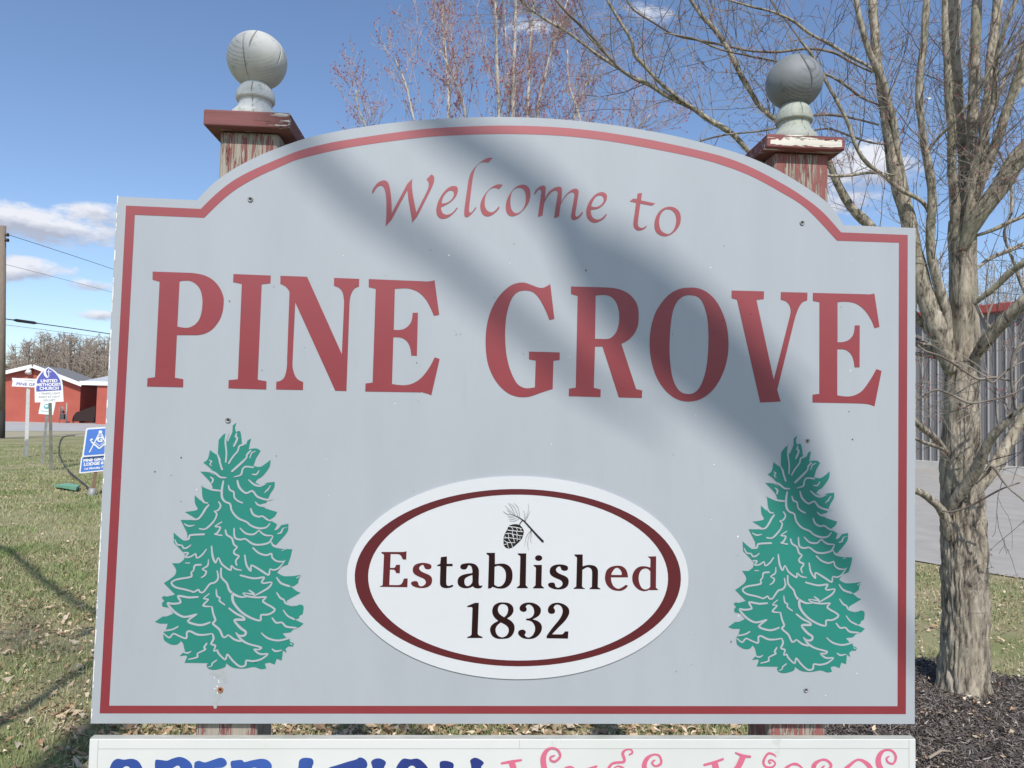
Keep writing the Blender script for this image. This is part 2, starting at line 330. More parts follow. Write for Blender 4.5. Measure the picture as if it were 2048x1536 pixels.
so_ = E0('199.5,1426.5 1811.5,1428 1815.3,470') + [tuple(q) for q in arch(E0('1682,464.8 1645,423.8 1604,392 1563,366.4 1501.5,334.5 1440,311.5 1333.9,286.5 1255.8,271.8 1177.7,260.5 1098,253.7 1000.3,251.2 893,255 819.7,261.3 697.6,279 650,288 600,301 552,319.8 503.2,341.3 464,363 430.9,389.2 401.6,417.9'))] + [(252.2, 411.2)]
si_ = E0('218.5,1411.3 1795,1412.4 1797.9,485.4') + [tuple(q) for q in arch(E0('1673.8,481.3 1614.3,418.7 1563,385 1501.5,352 1440,328.7 1373,311 1255.8,288.4 1177.7,276.8 1098,270 1000.3,267.8 893,271.3 819.7,277.6 697.6,295 600,317.6 552,337 513,355 473.9,377.5 444.6,400.5 408.5,435.5'))] + [(269.8, 429.6)]
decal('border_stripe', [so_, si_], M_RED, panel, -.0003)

G = []                                       # origin, scale, material, loops
def g(o, s, m, *loops): G.append((o, s, m, loops))
S1 = 200/1182
g((280,530), S1, M_RED, '150,78 560,92~ 640,97~ 760,122~ 860,175~ 940,265~ 985,370~ 989,455~ 975,560~ 935,660~ 860,755~ 780,805~ 700,826~ 630,829 437,828 413,1332 513,1350 510,1445 85,1436 90,1338 178,1325 233,197 150,174',
  '468,194 520,185~ 600,190~ 665,228~ 712,290~ 737,390~ 738,480~ 725,570~ 697,650~ 645,708~ 575,740~ 510,740~ 442,727')
S2 = 280/1593
g((450,530), S2, M_RED, '97,103 522,120 517,208 418,220 373,1305 473,1323 470,1416 40,1403 42,1310 147,1300 192,215 93,195')
g((450,530), S2, M_RED, '632,123 935,134 1330,1015 1355,430~ 1350,370~ 1335,305~ 1298,260~ 1240,236 1242,147 1528,158 1525,245 1475,268~ 1440,320~ 1420,400~ 1415,500 1382,1433 1255,1430 800,425 768,1130~ 778,1200~ 800,1265~ 835,1305~ 890,1332 888,1422 582,1416 585,1328 630,1318~ 670,1285~ 692,1230~ 705,1150~ 708,1050 735,305 712,268~ 680,238~ 630,215')
S3 = 180/1024
g((715,540), S3, M_RED, '128,103 740,128~ 810,130~ 877,118 930,508 870,522 830,430~ 790,355~ 740,292~ 680,245~ 605,216~ 530,208~ 425,214 413,680 480,682~ 540,665~ 592,620~ 618,565~ 628,487 688,486 676,974 613,974 600,890~ 570,822~ 520,780~ 465,765~ 408,765 393,1297 480,1309~ 560,1308~ 640,1285~ 720,1232~ 790,1150~ 840,1070~ 878,993 935,1012 840,1425 790,1405~ 730,1393~ 630,1390 88,1382 92,1292 172,1280 208,214 128,195')
S4 = 190/1122
g((960,550), S4, M_RED, '830,107 878,518 820,532 790,455~ 742,352~ 692,270~ 642,215~ 590,190~ 525,183~ 460,195~ 410,230~ 370,290~ 335,385~ 310,500~ 298,640~ 298,780~ 310,920~ 338,1060~ 380,1180~ 438,1282~ 500,1325~ 560,1338~ 648,1327 658,1010 578,996 578,904 942,914 940,1002 867,1014 858,1345 720,1390~ 600,1432~ 510,1443~ 420,1432~ 330,1395~ 240,1320~ 160,1210~ 100,1070~ 72,920~ 66,760~ 80,600~ 122,440~ 190,300~ 280,190~ 375,118~ 460,92~ 530,92~ 600,115~ 680,145~ 740,151~ 790,132~')
S5 = 180/1106
g((1120,560), S5, M_RED, '135,80 560,92~ 660,100~ 760,125~ 850,175~ 920,250~ 955,330~ 966,430~ 960,540~ 930,630~ 880,700~ 820,750~ 753,785 935,1340 1010,1357 1005,1450 722,1442 522,818 430,818 415,1325 500,1345 497,1438 107,1427 110,1335 193,1323 217,196 135,172',
  '438,190 500,185~ 565,187~ 625,207~ 670,248~ 705,310~ 726,400~ 728,490~ 715,570~ 690,640~ 640,700~ 580,724~ 430,722')
S6 = 180/1063
g((1290,560), S6, M_RED, '530,90~ 635,100~ 740,150~ 840,250~ 920,400~ 968,560~ 985,740~ 975,900~ 935,1060~ 870,1200~ 780,1320~ 660,1405~ 530,1435~ 410,1420~ 300,1360~ 200,1255~ 120,1110~ 70,930~ 55,750~ 68,580~ 110,420~ 180,290~ 280,175~ 400,108~',
  '530,180~ 605,192~ 665,240~ 705,330~ 735,450~ 748,600~ 748,780~ 735,960~ 710,1100~ 670,1220~ 620,1300~ 560,1340~ 495,1345~ 430,1325~ 375,1270~ 330,1170~ 305,1050~ 290,880~ 292,680~ 310,470~ 335,350~ 375,262~ 430,207~ 480,185~')
S7 = 190/1167
g((1450,570), S7, M_RED, '80,68 478,78 476,172 385,183 598,1165 798,375~ 806,310~ 790,250~ 750,203~ 683,180 686,87 1012,94 1008,188 950,213~ 910,270~ 868,375~ 835,500 640,1290 683,1432 432,1443 146,180 80,162')
S8 = 170/1004
g((1610,570), S8, M_RED, '92,93 700,109~ 760,111~ 818,100 878,495 820,510 790,432~ 740,345~ 680,275~ 610,225~ 540,203~ 460,197~ 383,203 383,675 440,674~ 510,652~ 560,602~ 580,545~ 587,477 645,477 643,972 585,972 572,890~ 545,822~ 500,778~ 450,760~ 380,758 380,1303 450,1314~ 520,1316~ 590,1300~ 670,1253~ 740,1165~ 800,1070~ 842,993 903,1015 820,1432 760,1411~ 700,1402~ 600,1397 88,1387 88,1295 168,1285 170,203 92,188')
SW = 200/2048
g((735,310), SW, M_RED, '108,788~ 95,770~ 95,740~ 130,670~ 200,580~ 285,530~ 350,522~ 402,545~ 437,605~ 465,720~ 485,880~ 495,1050~ 497,1190 815,592 915,490 910,640~ 925,780~ 950,930~ 1000,1180 1190,800~ 1240,690~ 1254,610~ 1247,550~ 1210,500 1305,398 1350,425~ 1368,485~ 1350,580~ 1295,710~ 1020,1255 915,1385 895,1240 842,950 815,720 490,1330 370,1460 385,1280~ 388,1050~ 380,850~ 355,720~ 320,650~ 270,628~ 220,645~ 165,698~')
g((735,310), SW, M_RED, '1830,1075~ 1842,1095~ 1760,1195~ 1660,1275~ 1550,1308~ 1470,1285~ 1420,1215~ 1410,1110~ 1440,980~ 1500,850~ 1590,730~ 1690,652~ 1780,635~ 1838,660~ 1850,730~ 1820,830~ 1750,920~ 1640,1005~ 1505,1072 1515,1140~ 1550,1200~ 1620,1222~ 1700,1205~ 1775,1145~',
  '1515,990 1600,985~ 1690,940~ 1752,865~ 1770,795~ 1750,742~ 1700,727~ 1640,750~ 1580,812~ 1540,885~')
g((915,300), SW, M_RED, '720,160 640,162~ 560,190~ 470,250~ 380,330~ 300,430~ 250,530~ 222,640~ 145,1180~ 137,1300~ 150,1360~ 190,1376~ 250,1345~ 330,1262~ 380,1190~ 370,1168~ 330,1230~ 290,1272~ 252,1283~ 236,1250~ 240,1160~ 300,660~ 322,520~ 350,410~ 400,320~ 460,267~ 530,250~ 635,255')
g((915,300), SW, M_RED, '925,715 850,703~ 770,722~ 680,780~ 590,870~ 510,990~ 468,1110~ 475,1230~ 520,1320~ 600,1360~ 690,1340~ 790,1270~ 855,1190~ 850,1155~ 800,1213~ 740,1262~ 680,1275~ 610,1240~ 565,1160~ 558,1040~ 580,930~ 630,840~ 700,787~ 770,777~ 855,800')
g((915,300), SW, M_RED, '1350,710~ 1430,740~ 1480,810~ 1492,920~ 1470,1040~ 1420,1140~ 1340,1240~ 1240,1320~ 1130,1358~ 1050,1335~ 1000,1260~ 988,1140~ 1020,1000~ 1080,890~ 1160,790~ 1250,728~',
  '1270,775~ 1340,800~ 1385,870~ 1400,980~ 1385,1110~ 1340,1210~ 1270,1275~ 1200,1295~ 1135,1260~ 1095,1180~ 1082,1060~ 1095,930~ 1130,840~ 1190,790~')
SM = 160/2048
g((1060,350), SM, M_RED, '105,480~ 150,390~ 220,320~ 290,278~ 350,272~ 390,297~ 400,360~ 380,610 480,440~ 590,350~ 690,307~ 770,300~ 808,340~ 818,420~ 800,700 900,530~ 1010,420~ 1110,358~ 1180,350~ 1232,385~ 1245,450~ 1165,960~ 1160,1030~ 1180,1068~ 1220,1060~ 1290,1003~ 1335,945 1352,970~ 1290,1062~ 1200,1132~ 1120,1155~ 1065,1120~ 1052,1040~ 1135,540~ 1130,480~ 1100,447~ 1040,447~ 960,502~ 870,610~ 792,745~ 768,860~ 740,1065 615,1105 705,500~ 705,440~ 670,405~ 620,405~ 540,452~ 440,570~ 370,705~ 350,820~ 320,1035 200,1075 290,450~ 285,400~ 250,372~ 200,395~ 125,495~')
g((1060,350), SM, M_RED, '1945,1000~ 1960,1015~ 1920,1085~ 1850,1150~ 1740,1205~ 1640,1222~ 1550,1190~ 1470,1110~ 1440,980~ 1450,850~ 1510,700~ 1600,570~ 1700,482~ 1810,440~ 1900,450~ 1958,500~ 1970,580~ 1940,680~ 1860,780~ 1740,862~ 1555,895 1560,980~ 1600,1080~ 1680,1133~ 1770,1135~ 1860,1087~',
  '1565,800 1650,822~ 1740,808~ 1830,750~ 1880,672~ 1880,590~ 1840,537~ 1770,524~ 1690,557~ 1620,650~ 1580,742~')
ST = 140/2048
g((1240,370), ST, M_RED, '515,250 645,235 615,450 1025,540 930,605 595,545 520,1100~ 530,1190~ 580,1245~ 650,1257~ 710,1235~ 780,1180 768,1230~ 700,1290~ 600,1330~ 510,1330~ 430,1272~ 392,1175~ 395,1060~ 470,520 285,480 385,400 490,410')
g((1240,370), ST, M_RED, '1480,635~ 1600,665~ 1710,750~ 1768,880~ 1775,1030~ 1740,1170~ 1650,1310~ 1530,1420~ 1400,1485~ 1280,1500~ 1150,1460~ 1050,1370~ 1010,1250~ 1008,1100~ 1050,940~ 1130,800~ 1240,700~ 1360,647~',
  '1390,710~ 1500,735~ 1590,820~ 1635,940~ 1640,1080~ 1605,1230~ 1540,1350~ 1450,1423~ 1370,1427~ 1270,1390~ 1190,1310~ 1150,1180~ 1145,1040~ 1175,890~ 1240,782~ 1310,727~')
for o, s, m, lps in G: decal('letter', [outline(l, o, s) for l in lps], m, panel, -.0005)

# pine tree motif, traced on the left and copied to the right
PINE = '520,72 512,100 517,125 540,120~ 548,150~ 552,197 576,195 585,172 604,163 597,190 590,225 612,219~ 640,220~ 658,232 632,275 617,318 660,322~ 715,283 708,325~ 670,375~ 640,395~ 628,412 665,432 690,415~ 738,409 736,440~ 712,478~ 700,508 690,528 655,535 680,557~ 752,580 738,605~ 708,624 752,650 740,676 775,655 816,647 812,690~ 776,735~ 745,768 722,756 742,785~ 838,792 830,830~ 812,880 775,895~ 752,925 790,945~ 850,944 888,937 875,965 872,985 845,1003 825,1000 862,1030 885,1040 805,1085 812,1108 860,1115 885,1107~ 903,1120~ 898,1160 880,1170 875,1185 852,1192 902,1215 880,1235 850,1242 828,1265 782,1270 805,1297 822,1303 826,1318 848,1328 843,1345 815,1345 800,1358 806,1382 785,1367 783,1395 778,1425 750,1415 738,1448 708,1436 682,1442 690,1470 660,1474~ 620,1462~ 560,1471~ 500,1465~ 462,1440 455,1462~ 400,1478~ 362,1472~ 350,1452 360,1440 225,1438 240,1405 235,1395 198,1400 215,1382 228,1375 218,1330 205,1313 185,1333~ 150,1334~ 112,1312~ 105,1292 105,1268 120,1248 130,1215 85,1215 57,1205 100,1175 125,1174 162,1158 136,1124 100,1118 96,1100 110,1085 95,1068 108,1058 125,1062 172,1050 108,985 165,945~ 178,912~ 155,872 195,872 222,850~ 228,820 165,755 163,697 215,740~ 240,738~ 240,700 203,625 262,625~ 292,618 228,580 285,572~ 300,562~ 285,530~ 283,485 320,517~ 345,525 328,495~ 323,427 378,452~ 385,440 372,410~ 315,350 360,356~ 405,372 385,345 362,322~ 332,300 358,278~ 370,228 400,250~ 428,262 415,248 420,170 445,140 470,128 462,170 475,180 478,168 498,125 500,88'
LINES = '''470,130,15 459,175,9 462,215,8 465,250,8 461,295,8
522,132,5 518,148,10 516,155,5 527,158,9 520,180,10 507,205,9
560,197,9 538,205,8 528,235,8 502,265,8 478,303,8
602,232,8 582,253,9 578,272,8 545,305,11 497,348,10
617,326,8 573,322,8 556,338,8 552,357,9 545,370,8 508,381,4
414,258,6 424,278,10 428,300,9 440,338,9
335,348,3 385,352,9 405,362,10 430,382,9 462,385,6
367,285,4 380,293,7 370,308,5 381,318,4
372,380,4 388,394,9 382,415,7
598,272,5 608,245,6 630,235,4
611,365,5 635,366,8 650,345,5
592,398,6 622,424,10 655,432,9 690,420,3
684,468,6 702,447,4 698,458,6 715,430,5
527,402,8 538,440,11 575,473,9 612,460,9 640,492,10 690,510,10 722,506,8
476,430,6 484,455,9 506,466,8 510,497,8 530,517,8 555,528,8
447,405,8 439,450,11 440,497,11 458,522,9 486,535,9 496,575,9 530,615,9 578,636,9 605,658,9 650,673,10 690,668,8 712,645,5
320,430,4 378,452,9 430,459,8
322,505,5 335,524,8 358,529,6
363,541,8 345,562,10 330,588,10 305,618,9 270,624,5
420,522,6 432,545,8 417,570,8 395,577,5 410,590,8 398,625,8 365,662,9 340,678,7 312,675,7
629,523,5 645,540,9 678,549,6
603,562,8 615,592,10 645,607,9 670,604,8 695,622,9 720,632,5
437,637,6 400,662,6 430,667,8 412,700,9 398,706,6 438,713,8
225,647,5 250,660,8 282,655,4
232,738,8 250,733,9 258,712,9 338,707,9
171,738,5 185,765,8 212,770,7 220,785,8 240,784,8 262,768,5
222,812,7 247,814,8 232,837,7 262,834,8 290,818,7 296,842,7 325,825,8 350,793,6
232,870,5 255,870,5
459,684,8 467,710,9 496,730,9 507,765,9 525,780,8 508,802,9 512,820,9 536,831,8 518,857,8 523,882,7
508,674,7 512,725,9 545,737,9 572,733,8 615,762,10 660,766,9 705,755,9 720,735,8 727,716,5 690,713,9 665,700,8 648,686,6 620,707,9 575,702,9 543,672,6
816,668,0 787,673,5 775,697,9 755,703,4
772,653,8 755,672,9 742,680,7
720,752,6 732,772,9 760,782,8
800,792,3 780,799,4
615,784,7 648,813,9 690,826,9 720,817,8 726,840,8 752,860,9 790,862,6 798,855,4 765,897,8 735,910,8 712,906,7 704,938,9 660,912,10 607,883,8 603,915,9 578,880,9 569,826,7
380,775,7 386,832,10 403,868,9 419,840,6 440,878,9 488,911,9 492,885,6 515,904,8 550,911,5
320,880,8 285,884,9 278,912,7 265,925,8 265,948,9 200,960,9 170,968,8 152,985,9 175,1008,9 235,1022,9 262,1030,8 280,1035,8 305,1022,8 315,1036,8 335,1035,8 370,990,9 400,980,9 418,955,9 412,915,6
362,850,4 358,885,8 328,905,6 350,918,8 342,940,8 322,953,6
434,900,8 436,950,9 467,985,9 478,1018,10 498,1042,12 540,1062,10 578,1063,5
544,940,8 620,958,9 678,952,9 665,978,8 680,985,8 722,980,7 705,1010,9 655,1040,8 620,1058,5
595,1026,7 622,1048,9 560,1040,4 580,1058,9 640,1066,9 690,1064,8 672,1090,9 740,1133,9 705,1162,9 662,1166,9 658,1197,9 605,1183,10 545,1145,11 503,1090,12 500,1045,13
406,1020,5 411,1058,9 428,1068,7 425,1085,8 455,1108,7
366,1045,5 335,1072,6 362,1078,7 332,1112,9 380,1118,5
302,1063,8 250,1066,10 190,1058,10 205,1094,9 160,1102,10 130,1100,10 165,1145,11 215,1175,10 255,1173,10 295,1162,7 245,1200,10 290,1220,10 330,1222,10 370,1208,8
382,1120,8 390,1160,9 402,1195,10 388,1215,10 425,1248,10 445,1290,10 462,1290,8 475,1280,7 510,1305,10 545,1315,9
480,1128,8 520,1158,10 560,1178,10 565,1192,12 520,1192,12 510,1200,10 545,1240,12 575,1262,11 565,1283,11 535,1282,9 520,1268,7 548,1305,11 590,1330,9 662,1350,9 650,1362,8 622,1362,8 655,1388,9 700,1388,7 660,1418,9 615,1428,9 578,1425,9 572,1452,9 540,1458,9 500,1425,9 470,1390,9 458,1420,8 420,1385,9 412,1367,9 393,1370,6 402,1340,9 378,1330,9 392,1300,10 385,1273,7
188,1232,7 160,1247,8 118,1255,8
108,1272,6 140,1295,8 163,1272,8 200,1287,8 237,1298,9 240,1265,9 258,1258,9 300,1277,10 345,1278,8 377,1272,7
352,1328,8 338,1350,9 345,1362,8 300,1385,7 300,1405,8 250,1418,6
222,1378,6 245,1382,8 264,1372,4
408,1423,6 385,1440,7 380,1455,6 362,1462,4
750,953,6 775,985,10 822,1002,10
751,1040,6 772,1070,9 790,1078,8 803,1100,9 845,1116,3
788,1138,5 812,1170,8 850,1190,9
725,1183,7 748,1210,9 780,1208,8 805,1232,10 860,1238,8
663,1268,5 700,1298,9 760,1311,9 820,1297,9
725,1360,6 745,1372,9 778,1366,5
865,955,5 888,940,4
828,1328,5 838,1334,5'''
SP = 350/996
me = fill([outline(PINE, (290, 820), SP, True, 4)], plane2, .0004)
me.transform(Matrix(((1, 0, 0, 0), (0, 0, -1, -.0005), (0, 1, 0, 0), (0, 0, 0, 1)))); me.materials.clear()
mb = MB(); mb.add([v.co for v in me.vertices], [tuple(p.vertices) for p in me.polygons], 0)
k = 0
for ln in LINES.split('\n'):
    q = [tuple(map(float, a.split(','))) for a in ln.split()]
    P = [(a[0]*SP+290, a[1]*SP+820) for a in q]
    w_ = spline([(a[2], 0) for a in q], [True]*len(q), False, 3)[:, 0]
    P = spline(P, [True]*len(P), False, 3)
    k = ribbon(mb, [plane2(a) for a in P], w_*SP*PXM*1.18, -.0012, 1, 0)
pine = mb.build('pine_tree_motif', [M_GREEN, M_PANEL], panel)
a_, b_ = at_y(472.7, 845.3), at_y(1600.8, 871)
a2, b2 = at_y(532.5, 1336.5), at_y(1656.7, 1344)
sf = (b_[2]-b2[2])/(a_[2]-a2[2]); print('PINE scale', sf, b_-a_, b2-a2)
p2 = pine.copy(); C.objects.link(p2); p2.location = ((b_+b2)/2-(a_+a2)/2)
p2.location = Vector((((b_+b2)/2-(a_+a2)/2)[0], 0, ((b_+b2)/2-(a_+a2)/2)[2])) + pine.location

# oval plaque
eL, eR, eT, eB = at_y(694, 1150), at_y(1376, 1165), at_y(1030, 952), at_y(1035, 1357.5)
ocx, ocz, orx, orz = (eL[0]+eR[0])/2, (eT[2]+eB[2])/2, (eR[0]-eL[0])/2, (eT[2]-eB[2])/2
ell = lambda fx, fz, n=96: [(ocx+fx*math.cos(t), ocz+fz*math.sin(t)) for t in np.linspace(0, 2*math.pi, n, endpoint=False)]
idn = lambda q: q
plaque = decal('oval_plaque', [ell(orx, orz)], M_OVAL, panel, -.0016, .003, idn)
rT, rB = at_y(1030, 979), at_y(1035, 1333); rT2, rB2 = at_y(1030, 990.5), at_y(1035, 1322)
rL, rR, rL2, rR2 = at_y(709, 1150), at_y(1360, 1165), at_y(735.5, 1150), at_y(1334, 1165)
dring = [ell((rR[0]-rL[0])/2, (rT[2]-rB[2])/2), ell((rR2[0]-rL2[0])/2, (rT2[2]-rB2[2])/2)]
decal('oval_ring', dring, M_MAROON, panel, -.0034, .0004, idn)
G = []; SE = 220/2048; SH = 200/2048; SD = 230/2048
g((750,1080), SE, M_MAROON, '122,217 520,217 590,205 585,358 525,358 508,330~ 488,290~ 450,262~ 400,257~ 295,255 285,512 350,512~ 378,498~ 395,460~ 412,455 470,455 465,612 400,612 383,575~ 360,550~ 320,545~ 282,545 270,830 440,832~ 490,815~ 520,770~ 542,715~ 612,710 605,872 95,865 97,850 130,843~ 146,820~ 148,780 170,285 160,258~ 128,243~')
sS = '1050,470~ 1050,510~ 1020,535~ 970,538~ 930,520~ 918,490~ 900,460~ 870,462~ 835,490~ 825,530~ 860,575~ 930,610~ 1010,645~ 1055,690~ 1065,750~ 1045,820~ 980,870~ 890,888~ 790,880~ 710,850~ 675,810~ 685,775~ 730,760~ 780,762~ 805,790~ 815,830~ 850,855~ 900,845~ 940,810~ 945,760~ 910,715~ 840,685~ 760,645~ 715,600~ 705,540~ 725,480~ 780,440~ 870,420~ 960,425~ 1025,445~'
g((750,1080), SE, M_MAROON, sS)
g((750,1080), SE, M_MAR_REFL, '1228,312 1340,300 1340,437 1448,437 1445,482 1335,482 1328,770~ 1337,830~ 1375,848~ 1440,828~ 1458,848~ 1420,875~ 1340,890~ 1260,878~ 1218,835~ 1210,780~ 1218,482 1155,478 1160,462 1215,437')
g((750,1080), SE, M_MAR_REFL, '1640,542~ 1600,525~ 1588,490~ 1610,450~ 1680,430~ 1770,425~ 1860,445~ 1915,500~ 1935,570~ 1930,790~ 1940,835~ 1960,845~ 1995,840~ 1998,855~ 1970,885~ 1920,895~ 1860,885~ 1820,855 1770,880~ 1700,892~ 1620,880~ 1560,840~ 1538,780~ 1550,710~ 1600,660~ 1680,630~ 1812,608 1812,560~ 1795,490~ 1760,465~ 1735,470~ 1710,520~ 1680,540~',
  '1812,645 1740,670~ 1680,710~ 1665,770~ 1680,830~ 1725,852~ 1780,825~ 1812,770~')
g((960,1090), SE, M_MAR_REFL, '120,140 278,140 278,352 380,340~ 460,345~ 540,385~ 590,460~ 605,560~ 590,660~ 540,745~ 460,795~ 370,805~ 300,795~ 235,770 200,800 148,802 165,210~ 155,185~ 125,165~', '272,400 320,382~ 380,387~ 440,430~ 475,500~ 480,590~ 460,680~ 410,745~ 350,768~ 300,755~ 265,730')
g((960,1090), SE, M_MAR_REFL, '700,150 860,150 850,740 870,765~ 890,785~ 888,797 682,797 690,778~ 735,745 748,215~ 740,195~ 708,172~')
g((960,1090), SE, M_MAR_REFL, '992,365 1150,365 1142,740 1160,765~ 1186,785~ 1185,800 983,800 990,782~ 1030,745 1038,430~ 1030,405~ 1000,385~', ' '.join('%d,%d~' % (1090+67*math.cos(t), 237+53*math.sin(t)) for t in np.arange(10)*math.pi/5))
p_, _ = parse(sS)
g((960,1090), SE, M_MAR_REFL, ' '.join('%.1f,%.1f~' % (1265+(x-675)*.982, 355+(y-420)*.9936) for x, y in p_))
g((1130,1090), SH, M_MAR_REFL, '185,187 358,187 358,430 430,408~ 520,402~ 610,425~ 660,480~ 672,560~ 665,850 690,870~ 716,885~ 718,900 500,895 502,878~ 545,850 550,560~ 535,490~ 490,455~ 440,452~ 352,500 345,845 375,870~ 400,878~ 398,892 172,890 180,872~ 225,845 240,280~ 232,240~ 200,218~')
g((1130,1090), SH, M_MAROON, '1285,655 935,655 945,740~ 985,830~ 1050,880~ 1110,885~ 1180,850~ 1240,808 1285,825 1240,880~ 1160,925~ 1060,930~ 950,900~ 860,820~ 818,720~ 815,620~ 850,510~ 930,445~ 1040,418~ 1150,425~ 1230,480~ 1270,560~', '940,605 1150,608 1155,560~ 1120,495~ 1065,460~ 1010,480~ 960,550~')
g((1130,1090), SH, M_MAROON, '1690,230 1860,225 1855,860 1880,890~ 1903,912~ 1740,918 1720,910 1660,933~ 1580,935~ 1480,890~ 1400,800~ 1370,690~ 1385,580~ 1440,490~ 1530,435~ 1640,430~ 1740,455 1742,300~ 1735,268~ 1705,250~', '1740,530 1690,485~ 1630,475~ 1560,505~ 1515,580~ 1502,690~ 1525,800~ 1575,880~ 1640,903~ 1700,885~ 1738,855')
g((920,1190), SD, M_MAR_REFL, '128,190 265,132 335,132 315,680 335,710~ 398,738~ 398,757 130,757 130,740 190,715~ 205,690 222,225 210,208 130,208')
g((920,1190), SD, M_MAR_REFL, '770,125~ 860,135~ 930,185~ 952,260~ 930,330~ 880,380~ 835,408 910,455~ 960,520~ 970,600~ 940,690~ 870,755~ 770,772~ 660,768~ 580,725~ 540,650~ 540,570~ 590,505~ 680,452 620,400~ 580,330~ 575,250~ 610,175~ 690,130~', '765,155~ 830,180~ 855,240~ 845,310~ 820,355~ 785,388 720,345~ 680,290~ 678,220~ 710,170~', '725,480 800,520~ 855,570~ 865,640~ 830,710~ 755,745~ 680,720~ 640,660~ 635,590~ 665,530~')
g((920,1190), SD, M_MAR_REFL, '1170,200~ 1188,245~ 1165,285~ 1115,290~ 1070,265~ 1060,215~ 1100,160~ 1180,130~ 1280,130~ 1370,165~ 1430,225~ 1435,300~ 1390,370~ 1290,425 1390,460~ 1450,530~ 1450,620~ 1400,705~ 1320,760~ 1220,775~ 1120,760~ 1050,710~ 1033,660~ 1060,620~ 1120,608~ 1165,635~ 1165,675~ 1148,700~ 1175,735~ 1225,748~ 1290,710~ 1330,630~ 1330,550~ 1290,480~ 1240,452~ 1175,440 1175,412 1240,405~ 1300,360~ 1318,290~ 1300,215~ 1250,168~ 1200,165~')
g((920,1190), SD, M_MAR_REFL, '1665,215~ 1690,265~ 1675,315~ 1620,328~ 1575,305~ 1562,250~ 1590,185~ 1660,140~ 1760,132~ 1860,165~ 1930,230~ 1942,310~ 1910,390~ 1850,470~ 1750,570~ 1635,692 1810,692~ 1840,675~ 1865,640 1927,640 1920,768 1540,762 1540,720 1640,580~ 1740,460~ 1800,370~ 1825,280~ 1805,205~ 1755,167~ 1700,170~')
for o, s, m, lps in G: decal('letter', [outline(l, o, s) for l in lps], m, panel, -.0034)
# pine cone emblem
SC = 110/1536; pc0 = (990, 995)
cone = fill([outline('480,748~ 560,738~ 640,745~ 720,790~ 780,870~ 805,950~ 780,1060~ 745,1150~ 690,1215~ 600,1300~ 520,1365~ 420,1412~ 310,1400~ 245,1320~ 235,1220~ 240,1100~ 280,990~ 340,880~ 380,790~', pc0, SC)], plane2, .0003)
cone.transform(Matrix(((1, 0, 0, 0), (0, 0, -1, -.0033), (0, 1, 0, 0), (0, 0, 0, 1))))
mb = MB(); mb.add([v.co for v in cone.vertices], [tuple(p.vertices) for p in cone.polygons], 0)
def strokes(mb, txt, y, mi):
    for ln in txt.strip().split('\n'):
        q = [tuple(map(float, a.split(','))) for a in ln.split()]
        P = spline([(a[0]*SC+pc0[0], a[1]*SC+pc0[1]) for a in q], [True]*len(q), False, 4); ww = spline([(a[2], 0) for a in q], [True]*len(q), False, 4)[:, 0]
        ribbon(mb, [plane2(a) for a in P], ww*SC*PXM, y, mi)
strokes(mb, '''440,455,10 560,500,14 680,560,22 820,660,34 1000,860,44 1180,1060,52 1330,1215,60
760,640,22 705,700,24 680,780,30
830,660,26 835,600,14 830,540,8
1000,880,24 1000,950,22 990,980,10''', -.0042, 0)
strokes(mb, '''370,800,22 480,810,20 620,830,20 740,860,18
350,900,22 480,915,20 620,930,20 780,945,16
290,1000,20 400,990,18 480,1010,18 640,1040,18 760,1060,16
250,1120,22 380,1115,18 520,1130,18 700,1160,16
240,1180,12 330,1240,20 460,1250,18 560,1250,16
250,1300,18 320,1290,14 345,1270,10
440,800,16 500,890,14 480,960,14 520,1080,14
580,820,14 620,900,14 600,960,14 640,1050,14
700,860,14 740,950,14
350,980,14 380,1060,14 370,1130,14 430,1230,14
480,1020,14 510,1110,14 540,1230,14
600,1040,14 620,1120,14 610,1200,14
270,1060,14 300,1110,12
330,1250,14 380,1400,14
450,1250,14 490,1380,14
690,1080,12 700,1180,12''', -.0050, 1)
strokes(mb, '''235,380,10 330,450,14 440,455,12
330,340,8 400,390,12 440,450,12
280,215,6 370,310,10 470,400,10 520,470,10
370,145,8 460,270,14 560,480,12
440,165,8 560,300,12 645,520,10
520,150,6 640,280,12 690,540,12
340,500,6 420,510,10 500,490,8
365,545,6 460,550,12 560,510,8
385,600,6 490,600,12 620,545,8
395,645,6 530,650,12 670,575,8''', -.0042, 2)
strokes(mb, '''920,150,6 935,300,12 900,480,14 850,640,10
970,370,6 920,500,14 860,620,8
790,350,12 820,460,12 830,600,8
860,420,6 850,560,10
980,930,10 900,1030,14 850,1170,14 825,1340,8
975,960,8 930,1120,14 910,1280,14 930,1460,6
1000,980,10 985,1100,12 1010,1260,8
1010,960,8 1025,1100,8''', -.0042, 2)
mb.build('pine_cone_emblem', [M_BLACK, M_OVAL, M_GREY], panel)

